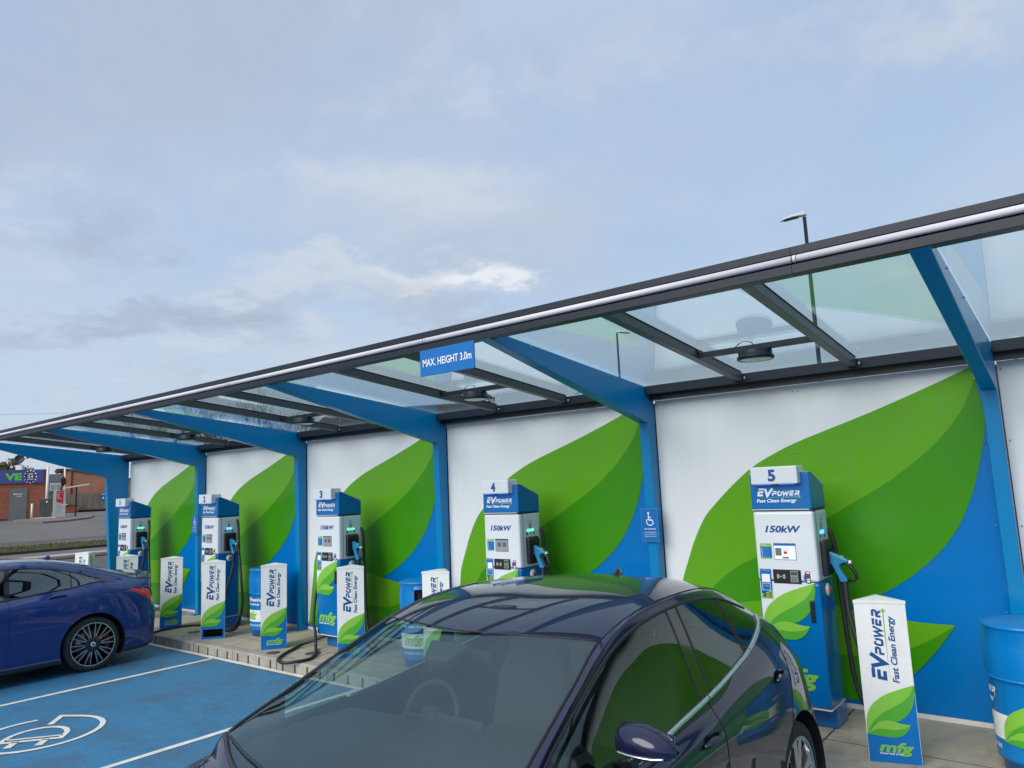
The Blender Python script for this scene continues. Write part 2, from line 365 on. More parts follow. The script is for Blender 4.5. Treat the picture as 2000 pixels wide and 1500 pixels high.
M['cream'] = mat('cream_letters', (0.80, 0.77, 0.55), 0.4)
M['grey_door'] = mat('grey_steel_door', (0.17, 0.18, 0.18), 0.5, noise_=(1.5, (0.13, 0.14, 0.14), 0.6))
M['cabinet_grey'] = mat('mottled_grey_cabinet', (0.09, 0.10, 0.085), 0.6, noise_=(2.5, (0.05, 0.055, 0.05), 0.8))
M['totem_white'] = mat('pale_totem_panel', (0.60, 0.60, 0.60), 0.4, noise_=(2, (0.5, 0.5, 0.5), 0.5))
M['totem_red'] = mat('red_totem_panel', (0.62, 0.03, 0.035), 0.4)
M['wood'] = mat('weathered_fence_wood', (0.27, 0.23, 0.18), 0.85, noise_=(4, (0.10, 0.085, 0.065), 0.9, (3, 3, 0.15)))
M['bark'] = mat('tree_bark', (0.07, 0.055, 0.04), 0.9)
M['bare'] = mat('bare_twigs', (0.085, 0.07, 0.055), 0.9)
M['leafs'] = mat('dull_green_leaves', (0.07, 0.085, 0.03), 0.8, noise_=(1.5, (0.13, 0.09, 0.035), 0.8))
M['leafs_dark'] = mat('dark_conifer_leaves', (0.022, 0.035, 0.018), 0.8, noise_=(1.5, (0.05, 0.055, 0.03), 0.8))
M['grass'] = mat('rough_verge_grass', (0.075, 0.10, 0.028), 0.9, noise_=(1.2, (0.17, 0.15, 0.075), 0.9))
M['soil'] = mat('verge_soil', (0.07, 0.08, 0.035), 0.9, noise_=(2, (0.11, 0.11, 0.06), 0.8))
M['render_grey'] = mat('grey_render_wall', (0.16, 0.155, 0.15), 0.85, noise_=(2, (0.12, 0.115, 0.11), 0.8))
M['mirror'] = mat('mirror_glass', (0.8, 0.8, 0.8), 0.03, metal=1.0)
M['window_dark'] = mat('dark_window_pane', (0.03, 0.035, 0.04), 0.08)

# ---------------------------------------------------------------- mesh helpers
class MB:
    def __init__(s): s.v = []; s.f = []; s.m = []; s.mats = []; s.sm = []
    def mi(s, k):
        if k not in s.mats: s.mats.append(k)
        return s.mats.index(k)
    def add(s, vs, fs, k, T=None, smooth=False):
        o = len(s.v)
        for p in vs:
            p = Vector(p)
            s.v.append(T @ p if T is not None else p)
        i = s.mi(k)
        for f in fs:
            s.f.append([a + o for a in f]); s.m.append(i); s.sm.append(smooth)
        return s
    def box(s, a, b, k, T=None):
        x0, y0, z0 = a; x1, y1, z1 = b
        v = [(x0, y0, z0), (x1, y0, z0), (x1, y1, z0), (x0, y1, z0), (x0, y0, z1), (x1, y0, z1), (x1, y1, z1), (x0, y1, z1)]
        f = [(0, 3, 2, 1), (4, 5, 6, 7), (0, 1, 5, 4), (1, 2, 6, 5), (2, 3, 7, 6), (3, 0, 4, 7)]
        return s.add(v, f, k, T)
    def prism(s, poly, t0, t1, k, T=None, axes='xz'):
        """poly in a plane, extruded along the third axis from t0 to t1"""
        def P(p, t):
            if axes == 'xz': return (p[0], t, p[1])
            if axes == 'yz': return (t, p[0], p[1])
            return (p[0], p[1], t)
        n = len(poly)
        v = [P(p, t0) for p in poly] + [P(p, t1) for p in poly]
        f = [list(range(n))[::-1], list(range(n, 2 * n))] + [(i, (i + 1) % n, n + (i + 1) % n, n + i) for i in range(n)]
        return s.add(v, f, k, T)
    def flat(s, poly, k, T=None):
        """2-D polygon laid in the local xz plane, facing -y"""
        v = [(p[0], 0, p[1]) for p in poly]
        return s.add(v, [list(range(len(poly)))], k, T)
    def strip(s, pts, w, k, T=None, closed=False):
        """flat stroke of width w along 2-D points in the local xz plane"""
        P = [Vector((p[0], p[1])) for p in pts]
        n = len(P); L = []; Rr = []
        for i in range(n):
            if closed: a, b = P[i - 1], P[(i + 1) % n]
            else: a, b = P[max(i - 1, 0)], P[min(i + 1, n - 1)]
            d1 = (P[i] - a).normalized() if (P[i] - a).length > 1e-9 else (b - P[i]).normalized()
            d2 = (b - P[i]).normalized() if (b - P[i]).length > 1e-9 else d1
            t = (d1 + d2); t = t.normalized() if t.length > 1e-6 else d1
            nn = Vector((-t.y, t.x)); c = max(0.4, abs(nn.dot(Vector((-d1.y, d1.x)))))
            L.append(P[i] + nn * w / 2 / c); Rr.append(P[i] - nn * w / 2 / c)
        v = [(p.x, 0, p.y) for p in L] + [(p.x, 0, p.y) for p in Rr]
        m_ = n if closed else n - 1
        f = [(n + i, n + (i + 1) % n, (i + 1) % n, i) for i in range(m_)]
        return s.add(v, f, k, T)
    def tube(s, pts, r, k, seg=10, T=None, caps=True, rs=None):
        P = [Vector(p) for p in pts]; n = len(P); v = []; f = []
        ref = Vector((0, 0, 1))
        prev = None
        for i in range(n):
            t = (P[min(i + 1, n - 1)] - P[max(i - 1, 0)]).normalized()
            if prev is None:
                u = t.orthogonal().normalized()
            else:
                u = (prev - t * prev.dot(t)); u = u.normalized() if u.length > 1e-6 else t.orthogonal().normalized()
            prev = u; w = t.cross(u)
            rr = rs[i] if rs else r
            for j in range(seg):
                a = 2 * PI * j / seg
                v.append(P[i] + (u * math.cos(a) + w * math.sin(a)) * rr)
        for i in range(n - 1):
            for j in range(seg):
                f.append((i * seg + j, i * seg + (j + 1) % seg, (i + 1) * seg + (j + 1) % seg, (i + 1) * seg + j))
        if caps:
            f.append(list(range(seg))[::-1]); f.append([(n - 1) * seg + j for j in range(seg)])
        return s.add(v, f, k, T, True)
    def lathe(s, prof, k, seg=32, T=None, axis='z', arc=(0, 2 * PI)):
        """prof = [(r, h)]"""
        v = []; f = []; full = abs(arc[1] - arc[0] - 2 * PI) < 1e-6
        n = seg if full else seg + 1
        for i in range(n):
            a = arc[0] + (arc[1] - arc[0]) * i / seg
            for r, h in prof:
                c, d = r * math.cos(a), r * math.sin(a)
                v.append((c, d, h) if axis == 'z' else (h, c, d))
        q = len(prof)
        for i in range(seg):
            i2 = (i + 1) % n
            for j in range(q - 1):
                f.append((i * q + j, i2 * q + j, i2 * q + j + 1, i * q + j + 1))
        return s.add(v, f, k, T, True)
    def mesh(s, name):
        me = bpy.data.meshes.new(name)
        me.from_pydata([tuple(p) for p in s.v], [], s.f)
        for k in s.mats: me.materials.append(M[k])
        for p, i, sm in zip(me.polygons, s.m, s.sm):
            p.material_index = i; p.use_smooth = sm
        me.update()
        return me
    def build(s, name, parent=None, bevel=None, seg=2, fix=True):
        me = s.mesh(name)
        if fix:
            bm = bmesh.new(); bm.from_mesh(me)
            bmesh.ops.recalc_face_normals(bm, faces=bm.faces) if fix == 'closed' else None
            bm.to_mesh(me); bm.free()
        o = bpy.data.objects.new(name, me); COL.objects.link(o)
        if parent: o.parent = parent
        if bevel:
            b = o.modifiers.new('bevel', 'BEVEL'); b.width = bevel; b.segments = seg; b.limit_method = 'ANGLE'; b.angle_limit = R_(35)
            b.harden_normals = False
        return o

def tag(o, label=None, cat=None, group=None, kind=None):
    if label: o['label'] = label
    if cat: o['category'] = cat
    if group: o['group'] = group
    if kind: o['kind'] = kind
    return o
def empty(name, loc=(0, 0, 0), rz=0.0):
    o = bpy.data.objects.new(name, None); COL.objects.link(o); o.location = loc; o.rotation_euler = (0, 0, rz)
    o.empty_display_size = 0.2
    return o
def copy_tree(o, parent=None):
    c = o.copy(); COL.objects.link(c)
    if parent: c.parent = parent
    for ch in list(KIDS.get(o.name, [])) or [x for x in o.children]:
        copy_tree(ch, c)
    return c
KIDS = {}
def link_obj(name, me, parent=None, loc=None):
    o = bpy.data.objects.new(name, me); COL.objects.link(o)
    if parent: o.parent = parent
    if loc: o.location = loc
    return o
def cr(pts, n=6, closed=False):
    P = [Vector(p) for p in pts]; m_ = len(P); out = []
    for i in range(m_ if closed else m_ - 1):
        if closed: a, b, c, d = P[i - 1], P[i], P[(i + 1) % m_], P[(i + 2) % m_]
        else: a, b, c, d = P[max(i - 1, 0)], P[i], P[i + 1], P[min(i + 2, m_ - 1)]
        for j in range(n):
            t = j / n
            out.append(0.5 * ((2 * b) + (c - a) * t + (2 * a - 5 * b + 4 * c - d) * t * t + (3 * b - a - 3 * c + d) * t ** 3))
    if not closed: out.append(P[-1])
    return out
_tc = {}
def text2d(s, bold=0.0, shear=0.0):
    key = (s, bold, shear)
    if key in _tc: return _tc[key]
    c = bpy.data.curves.new('t', 'FONT'); c.body = s; c.size = 1.0; c.offset = bold; c.shear = shear; c.resolution_u = 3
    o = bpy.data.objects.new('t', c); COL.objects.link(o)
    dg = bpy.context.evaluated_depsgraph_get(); dg.update()
    me = bpy.data.meshes.new_from_object(o.evaluated_get(dg))
    vs_ = [(v.co.x, v.co.y) for v in me.vertices]; fs = [tuple(p.vertices) for p in me.polygons]
    bpy.data.objects.remove(o); bpy.data.curves.remove(c); bpy.data.meshes.remove(me)
    x0 = min(v[0] for v in vs_); x1 = max(v[0] for v in vs_); y0 = min(v[1] for v in vs_); y1 = max(v[1] for v in vs_)
    _tc[key] = ([((v[0] - x0) / (x1 - x0), (v[1] - y0) / (y1 - y0)) for v in vs_], fs)
    return _tc[key]
def put_text(mb, s, x, z, w, h, k, T=None, bold=0.0, shear=0.0):
    vs_, fs = text2d(s, bold, shear)
    mb.add([(x + a * w, 0, z + b * h) for a, b in vs_], fs, k, T)
# stencil-cut EV POWER lettering, drawn in a unit box per glyph
GL = {
 'E': [[(0.0, 0.91), (0.95, 0.91)], [(0.9, 0.52), (0.1, 0.52), (0.1, 0.10), (0.85, 0.10)]],
 'V': [[(0.0, 1.0), (0.42, 0.03), (1.0, 1.0)]],
 'P': [[(0.1, 0.0), (0.1, 0.45), (0.75, 0.45), (0.9, 0.62), (0.9, 0.78), (0.78, 0.9), (0.0, 0.9)]],
 'O': [[(0.55, 0.9), (0.2, 0.9), (0.08, 0.7), (0.08, 0.3), (0.22, 0.1), (0.78, 0.1), (0.92, 0.3), (0.92, 0.7), (0.8, 0.86)]],
 'W': [[(0.0, 1.0), (0.2, 0.05), (0.5, 0.8), (0.7, 0.05), (1.0, 1.0)]],
 'R': [[(0.0, 0.9), (0.78, 0.9), (0.9, 0.78), (0.9, 0.62), (0.75, 0.45), (0.35, 0.45), (0.95, 0.0)], [(0.1, 0.5), (0.1, 0.0)]],
}
def logo(mb, x, z, w, h, k, T=None, ks=None):
    """EV (tall) POWER (small) with green ray and star, Fast Clean Energy below: box w x h"""
    sh = 0.18
    def glyph(g, gx, gz, gw, gh, sw):
        for st in GL[g]:
            pts = [(gx + a * gw + (b * gh + gz - z) * sh, gz + b * gh) for a, b in st]
            mb.strip(pts, sw, k, T)
    eh = h * 0.50; ez = z + h * 0.50
    ew = w * 0.145
    glyph('E', x, ez, ew, eh, eh * 0.25)
    glyph('V', x + ew * 1.12, ez, ew * 1.25, eh, eh * 0.30)
    px = x + w * 0.36; pw = w * 0.098; ph = eh * 0.62
    for i, g in enumerate('POWER'):
        gw = pw * (1.45 if g == 'W' else 1.0)
        glyph(g, px, ez, gw, ph, ph * 0.27)
        px += gw + w * 0.028
    # ray and star
    zr = z + h * 0.40
    kk = ks or 'green_text'
    mb.flat([(x + w * 0.02, zr), (x + w * 1.0, zr - h * 0.022), (x + w * 1.0, zr + h * 0.022)], kk, T)
    c = (x + w * 1.04, zr); r = h * 0.13; star = []
    for i in range(12):
        a = PI * i / 6; q = r if i % 2 == 0 else r * 0.36
        star.append((c[0] + q * math.cos(a), c[1] + q * math.sin(a)))
    mb.flat(star, kk, T)
    put_text(mb, 'Fast Clean Energy', x, z, w * 0.97, h * 0.30, k, T, bold=0.028, shear=0.15)
LEAF_A_UP = [(0, 0), (0.001, 0.075), (0.012, 0.13), (0.035, 0.178), (0.073, 0.22), (0.13, 0.262), (0.19, 0.29), (0.262, 0.318), (0.318, 0.338)]
LEAF_RIB = [(0.318, 0.338), (0.288, 0.275), (0.242, 0.227), (0.173, 0.182), (0.113, 0.146), (0.062, 0.102), (0.027, 0.055), (0, 0)]
LEAF_A_RT = [(0.318, 0.338), (0.321, 0.296), (0.304, 0.215), (0.278, 0.162), (0.238, 0.119), (0.190, 0.091), (0.12, 0.093), (0.05, 0.06), (0, 0)]
LEAF_B_UP = [(0, 0), (0.037, 0.043), (0.08, 0.083), (0.127, 0.095), (0.164, 0.093), (0.219, 0.080), (0.274, 0.076)]
LEAF_B_RIB = [(0.274, 0.075), (0.235, 0.051), (0.189, 0.039), (0.14, 0.037), (0.09, 0.040), (0.043, 0.026), (0, 0)]
LEAF_B_LO = [(0.274, 0.075), (0.256, 0.041), (0.223, 0.006), (0.183, -0.011), (0.134, -0.013), (0.078, -0.008), (0, 0)]
def sm2(pts): return [(p[0], p[1]) for p in cr([(a, b, 0) for a, b in pts], 5)]
def leaf(mb, x, z, sx, sz, T, d=0.0015, kl='leaf_lime', kd='leaf_green', clip=None):
    def put(poly, k, n):
        q = [(x + a * sx, z + b * sz) for a, b in poly]
        mb.flat(q, k, T @ Matrix.Translation((0, -d * n, 0)))
    put(sm2(LEAF_A_UP) + sm2(LEAF_RIB)[1:-1], 'leaf_lime' if kl is None else kl, 1)
    put(sm2(LEAF_A_RT) + sm2(LEAF_RIB)[::-1][1:-1], kd, 1.5)
    put(sm2(LEAF_B_UP) + sm2(LEAF_B_RIB)[1:-1], kl, 2)
    put(sm2(LEAF_B_LO) + sm2(LEAF_B_RIB)[::-1][1:-1], kd, 2.5)
def mfg(mb, x, z, w, h, T, small='white_text', k='green_text'):
    put_text(mb, 'mfg', x, z, w, h, k, T, bold=0.035, shear=0.22)
    put_text(mb, 'motor fuel group', x + w * 0.02, z + h * 0.02, w * 0.66, h * 0.19, small, T, bold=0.02)
    return mb

S = 2.98262          # spacing of the canopy frames
Z0 = 0.13            # top of the charging island
def gz(x):
    def c(a, b): return min(max((x - a) / (b - a), 0), 1)
    return 0.25 * c(-6, -14) + 1.0 * c(-15, -34)

# ================================================================ SETTING
def sheet(name, xs, ys, k, lift=0.0, kind='structure'):
    mb = MB()
    v = [(x, y, gz(x) + lift) for x in xs for y in ys]; n = len(ys)
    f = [(i * n + j, (i + 1) * n + j, (i + 1) * n + j + 1, i * n + j + 1) for i in range(len(xs) - 1) for j in range(n - 1)]
    mb.add(v, f, k)
    o = mb.build(name); tag(o, kind=kind); return o
sheet('ground', [-900, -300, -120, -60, -34, -28, -20, -15, -14, -10, -6, 0, 10, 30, 100, 300, 900], [-900, -300, -100, -30, 0, 30, 100, 300, 900], 'asphalt')
# forecourt of the shop across the road
sheet('forecourt', [-200, -100, -60, -34, -30, -25, -21.5], [-60, -20, 0, 6, 12, 30, 80, 160], 'forecourt', 0.004)
sheet('road', [-16.6, -15.4], [-60, -20, 0, 6, 12, 30, 80], 'forecourt', 0.004)
# painted bays
sheet('bay_surface', [-2.3, 2, 8, 14, 20.9], [-6.6, -4, -1.5], 'bay', 0.004)
def line(x0, y0, x1, y1, w, name='bay_line', z=0.008):
    d = Vector((x1 - x0, y1 - y0)); L = d.length; d.normalize(); n = Vector((-d.y, d.x))
    mb = MB(); k = max(2, int(L / 0.25)); v = []; f = []
    for i in range(k + 1):
        c = Vector((x0, y0)) + d * (L * i / k)
        j = random.uniform(-0.004, 0.004); j2 = random.uniform(-0.004, 0.004)
        a = c + n * (w / 2 + j); b = c - n * (w / 2 + j2)
        v += [(a.x, a.y, z), (b.x, b.y, z)]
    f = [(2 * i, 2 * i + 1, 2 * i + 3, 2 * i + 2) for i in range(k)]
    mb.add(v, f, 'line'); o = mb.build(name); tag(o, kind='structure'); return o
for i in range(0, 8):
    line(i * S - 0.02, -6.5, i * S - 0.02, -1.5, 0.075)
line(-2.2, -1.455, 20.8, -1.455, 0.08, 'kerb_line', 0.009)
# charging symbol painted in the third bay (plug in a circle)
def symbol(cx, cy):
    mb = MB()
    T = Matrix.Translation((cx, cy, 0.010)) @ Matrix.Rotation(-PI / 2, 4, 'X')     # local xz -> ground xy
    r = 0.53
    T = Matrix(((1, 0, 0, cx), (0, 0, 1, cy), (0, -1, 0, 0.010), (0, 0, 0, 1)))
    ring = [(r * math.cos(a) * 0.96, r * math.sin(a) * 1.0) for a in [R_(118 - t * 9.0) for t in range(0, 36)]]
    mb.strip(ring, 0.05, 'line', T)
    mb.strip([(-0.24, 0.47), (-0.43, 0.35), (-0.21, 0.17)], 0.055, 'line', T)
    ax = Vector((0.77, -0.64)); p = Vector((0.64, 0.77)); c = Vector((0.09, -0.06))
    body = [c + p * 0.25 + ax * 0.10]
    for t in range(0, 19):
        a = PI / 2 + PI * t / 18
        body.append(c + p * (0.25 * math.sin(a)) + ax * (0.29 * math.cos(a)))
    body.append(c - p * 0.25 + ax * 0.10)
    mb.strip([(q.x, q.y) for q in body], 0.05, 'line', T, closed=True)
    for t in (0.02,):
        mb.strip([tuple(c + p * 0.24 + ax * t), tuple(c - p * 0.24 + ax * t)], 0.035, 'line', T)
    for s in (0.13, -0.12):
        mb.strip([tuple(c + p * s + ax * 0.10), tuple(c + p * s + ax * 0.27)], 0.065, 'line', T)
    o = mb.build('bay_symbol'); tag(o, kind='structure')
symbol(7.42, -4.03)

deb = MB(); rd_ = random.Random(21)
for i in range(260):
    x, y = rd_.uniform(1.5, 15.5), rd_.uniform(-6.2, -1.5) if rd_.random() < 0.6 else rd_.uniform(-1.9, -1.5)
    r = rd_.uniform(0.004, 0.013); a0 = rd_.uniform(0, PI); n = 5
    deb.add([(x + r * rd_.uniform(.6, 1.5) * math.cos(a0 + 2 * PI * q / n), y + r * rd_.uniform(.5, 1.2) * math.sin(a0 + 2 * PI * q / n), 0.0045) for q in range(n)] + [(x, y, 0.0045 + r * 0.5)],
            [(q, (q + 1) % n, n) for q in range(n)], 'scuff')
o = deb.build('grit'); tag(o, 'loose dark grit and leaf crumbs scattered over the blue bays', 'grit', kind='stuff')
# charging island: pavement and slotted kerb stones
isl = MB()
isl.add([(-3.0, -1.27, Z0 - 0.002), (21.0, -1.27, Z0 - 0.002), (21.0, 1.2, Z0 - 0.002), (-3.0, 1.2, Z0 - 0.002), (-3.0, -1.27, 0), (21.0, -1.27, 0), (21.0, 1.2, 0), (-3.0, 1.2, 0)],
        [(0, 1, 2, 3), (7, 6, 2, 3), (4, 0, 3, 7), (1, 5, 6, 2)], 'concrete')
o = isl.build('charging_island'); tag(o, kind='structure')
for i in range(8):
    g = MB(); x = -1.32 + i * S + 0.0
    g.box((x, -1.262, Z0 - 0.004), (x + 0.012, 0.9, Z0 - 0.0005), 'slot'); g.build('expansion_joint', o)
    g = MB(); x = 0.63 + i * S
    g.box((x, -1.262, Z0 - 0.004), (x + 0.010, -0.02, Z0 - 0.0006), 'slot'); g.build('expansion_joint', o)
g = MB(); g.box((-3, -0.86, Z0 - 0.004), (21, -0.852, Z0 - 0.0009), 'slot'); g.build('expansion_joint', o)
kerb = empty('kerb', (0, 0, 0)); tag(kerb, kind='structure')
def kerb_stone():
    mb = MB(); L = 0.986; y0, y1 = -1.40, -1.275; zt = Z0; ns = 4; ws = 0.036
    # front face with round-topped slots, built as recessed boxes
    xs = [0.0]
    for j in range(ns):
        c = L * (j + 0.5) / ns; xs += [c - ws / 2, c + ws / 2]
    xs.append(L)
    for j in range(0, len(xs) - 1):
        a, b = xs[j], xs[j + 1]
        if j % 2 == 0:
            mb.add([(a, y0, 0), (b, y0, 0), (b, y0, zt - 0.012), (a, y0, zt - 0.012), (a, y0 + 0.012, zt), (b, y0 + 0.012, zt), (a, y1, zt), (b, y1, zt)],
                   [(0, 1, 2, 3), (3, 2, 5, 4), (4, 5, 7, 6)], 'kerb')
        else:
            h = zt - 0.035; c = (a + b) / 2
            mb.add([(a, y0, h), (c, y0, h + 0.016), (b, y0, h), (b, y0, zt - 0.012), (a, y0, zt - 0.012), (a, y0 + 0.012, zt), (b, y0 + 0.012, zt), (a, y1, zt), (b, y1, zt)],
                   [(0, 1, 2, 3, 4), (4, 3, 6, 5), (5, 6, 8, 7)], 'kerb')
            mb.add([(a, y0, 0), (a, y0, h), (a, y0 + 0.05, h), (a, y0 + 0.05, 0), (b, y0, 0), (b, y0, h), (b, y0 + 0.05, h), (b, y0 + 0.05, 0), (c, y0, h + 0.016), (c, y0 + 0.05, h + 0.016)],
                   [(0, 1, 2, 3), (4, 7, 6, 5), (1, 8, 9, 2), (8, 5, 6, 9)], 'kerb')
            mb.add([(a, y0 + 0.05, 0), (b, y0 + 0.05, 0), (b, y0 + 0.05, h + 0.016), (a, y0 + 0.05, h + 0.016)], [(0, 1, 2, 3)], 'slot')
    mb.add([(0, y0 + 0.001, 0), (0, y0 + 0.001, zt - 0.012), (0, y0 + 0.012, zt - 0.001), (0, y1, zt - 0.001), (0, y1, 0),
            (L, y0 + 0.001, 0), (L, y0 + 0.001, zt - 0.012), (L, y0 + 0.012, zt - 0.001), (L, y1, zt - 0.001), (L, y1, 0)], [(0, 1, 2, 3, 4), (5, 9, 8, 7, 6)], 'kerb')
    return mb.mesh('kerb_stone')
km = kerb_stone()
for i in range(24):
    o = link_obj('kerb_stone', km, kerb, (-2.95 + i * 1.0 + 0.24, random.uniform(-0.003, 0.003), random.uniform(-0.002, 0.002)))
g = MB(); g.box((-3, -1.272, Z0 - 0.02), (21, -1.268, Z0 - 0.0015), 'slot'); g.build('mortar_joint', kerb)
# round covers set in the island
def cover(x, y, r, label):
    mb = MB(); mb.lathe([(0, 0.004), (r * 0.3, 0.0045), (r * 0.86, 0.004), (r * 0.9, 0.0), (r * 0.93, 0.004), (r, 0.003), (r * 1.02, -0.002)], 'iron', 28)
    o = mb.build('access_cover'); o.location = (x, y, Z0); tag(o, label, 'drain cover', 'round covers in the charging island'); return o
cover(6.944, -1.222, 0.085, 'small round iron cover at the foot of the bollard facing bay three')
cover(7.451, -0.986, 0.10, 'round iron cover inside the loop of black cable by charger 3')
cover(4.51, -0.992, 0.085, 'small dark round cover between the two bollards behind the royal blue car')

# ================================================================ CANOPY
can = empty('charging_canopy', (0, 0, 0))
tag(can, 'long blue framed charging canopy with glass roof over a white wall of green leaf prints', 'canopy')
L_ = 2.6386
def roofz(y): return 3.055 + 0.106 * (-y)
# support frame (post + tapered arm) profile in the yz plane
def frame(i):
    x1 = i * S; x0 = x1 - 0.103
    if i == 0:
        prof = [(-0.035, 0.0), (-0.30, 0.0), (-0.46, 2.62), (-L_ + 0.02, 3.25), (-L_ + 0.02, roofz(-L_) - 0.02), (-0.035, roofz(-0.035) - 0.012)]
    else:
        prof = [(-0.012, 0.0), (-0.115, 0.0), (-0.165, 2.69), (-L_ + 0.02, 3.245), (-L_ + 0.02, roofz(-L_) - 0.02), (-0.012, roofz(-0.012) - 0.012)]
    prof = [(y, z + (Z0 if z == 0 else 0)) for y, z in prof]
    mb = MB(); mb.prism(prof, x0, x1, 'blue_steel', axes='yz')
    o = mb.build('support_frame', can, bevel=0.004, seg=1, fix='closed')
    b = MB()
    for yy in (-0.35, -0.9, -1.5, -2.1):
        b.tube([(x1 - 0.001, yy, roofz(yy) - 0.04), (x1 + 0.008, yy, roofz(yy) - 0.04)], 0.007, 'screw', 8)
    b.box((x0 - 0.03, -0.20, Z0), (x1 + 0.03, -0.01, Z0 + 0.012), 'blue_steel')
    b.build('bolt', o)
    return o
for i in range(0, 8): frame(i)
XL, XR = -0.10, 7 * S
def beam(name, a, b, k, bev=0.003):
    mb = MB(); mb.box(a, b, k); return mb.build(name, can, bevel=bev, seg=1)
# front fascia in lengths, with the light tube and a shadow groove
for i in range(8):
    x0 = -0.69 + i * S; x1 = x0 + S
    if i == 7: x1 = 7 * S + 0.1
    if i == 0: x0 = -1.3
    mb = MB()
    mb.prism([(-L_, 3.245), (-L_, 3.298), (-L_ + 0.02, 3.300), (-L_ + 0.02, 3.352), (-L_, 3.354), (-L_, 3.402), (-L_ + 0.09, 3.402), (-L_ + 0.09, 3.245)], x0, x1, 'dark_metal', axes='yz')
    mb.build('fascia', can, bevel=0.002, seg=1, fix='closed')
    mb = MB()
    mb.tube([(x0 + 0.01, -L_ + 0.002, 3.328), (x1 + 0.003, -L_ + 0.002, 3.328)], 0.0205, 'tube', 16)
    o = mb.build('light_tube', can)
    mb = MB()
    mb.tube([(x0 + 0.012, -L_ + 0.002, 3.328), (x0 + 0.030, -L_ + 0.002, 3.328)], 0.0215, 'tube', 16)
    mb.tube([(x0 + 0.005, -L_ + 0.002, 3.328), (x0 + 0.009, -L_ + 0.002, 3.328)], 0.0212, 'black', 16)
    mb.tube([(x0 + 0.031, -L_ + 0.002, 3.328), (x0 + 0.034, -L_ + 0.002, 3.328)], 0.0212, 'black', 16)
    mb.build('tube_clip', o)
for i in range(7):
    xa, xb = i * S, (i + 1) * S - 0.103
    y0 = -0.15
    mb = MB()
    mb.box((xa + 0.004, -0.19, 2.975), (xb - 0.004, -0.115, roofz(-0.15) - 0.008), 'dark_metal')
    mb.build('rear_beam', can, bevel=0.003, seg=1)
    mb = MB(); mb.box((xa + 0.002, -0.112, 2.924), (xb - 0.002, -0.002, 3.02), 'black')
    mb.build('gutter', can)
    # rafters and panes
    xs = [xa, xa + 0.99, xa + 1.985, xb + 0.103]
    for j in (1, 2):
        xc = xs[j]; mb = MB()
        prof = [(-0.19, roofz(-0.19) - 0.078), (-L_ + 0.092, roofz(-L_ + 0.09) - 0.078), (-L_ + 0.09, roofz(-L_ + 0.09) - 0.006), (-0.19, roofz(-0.19) - 0.006)]
        mb.prism(prof, xc - 0.035, xc + 0.035, 'grey_metal', axes='yz')
        r = mb.build('rafter', can, bevel=0.003, seg=1, fix='closed')
        mb = MB(); mb.prism([(-0.20, roofz(-.2) - 0.004), (-L_ + 0.1, roofz(-L_ + .1) - 0.004), (-L_ + 0.1, roofz(-L_ + .1) + 0.002), (-0.2, roofz(-.2) + 0.002)], xc - 0.04, xc + 0.04, 'black', axes='yz')
        mb.build('glazing_gasket', r)
        mb = MB()
        mb.tube([(xc + 0.055, -0.205, roofz(-.2) - 0.06), (xc + 0.055, -0.189, roofz(-.2) - 0.06)], 0.016, 'screw', 10)
        mb.build('bolt', r)
    for j in range(3):
        a = xs[j] + (0.0 if j == 0 else 0.006); b = xs[j + 1] - 0.006
        mb = MB()
        ya, yb = -0.02, -L_ + 0.05
        mb.prism([(ya, roofz(ya) + 0.004), (yb, roofz(yb) + 0.004), (yb, roofz(yb) + 0.016), (ya, roofz(ya) + 0.016)], a, b, 'roof_glass', axes='yz')
        mb.build('glass_pane', can, fix='closed')
    # lamp on a cross rail
    yl = -1.12; zl = roofz(yl) - 0.062
    mb = MB(); mb.box((xs[1] + 0.036, yl - 0.03, zl - 0.01), (xs[2] - 0.036, yl + 0.03, zl + 0.035), 'dark_metal')
    mb.box((xs[1] + 0.036, yl - 0.045, zl + 0.035), (xs[1] + 0.05, yl + 0.045, zl + 0.06), 'dark_metal')
    r = mb.build('lamp_rail', can, bevel=0.002, seg=1)
    xm = (xs[1] + xs[2]) / 2 + 0.01
    mb = MB()
    T = Matrix.Translation((xm, yl, zl - 0.01))
    mb.lathe([(0, 0.0), (0.125, 0.0), (0.13, -0.01), (0.13, -0.045), (0.142, -0.05), (0.142, -0.072), (0.128, -0.078)], 'dark_metal', 32, T)
    lm = mb.build('ceiling_lamp', can)
    mb = MB(); mb.lathe([(0.129, -0.072), (0.09, -0.084), (0.0, -0.088)], 'lens', 32, T); mb.build('lamp_lens', lm)
    mb = MB(); mb.tube(cr([(xm - 0.17, yl, zl + 0.03), (xm - 0.10, yl + 0.01, zl + 0.075), (xm - 0.03, yl + 0.02, zl + 0.06), (xm, yl + 0.02, zl + 0.0)], 5), 0.004, 'black', 6); mb.build('lamp_cable', lm)

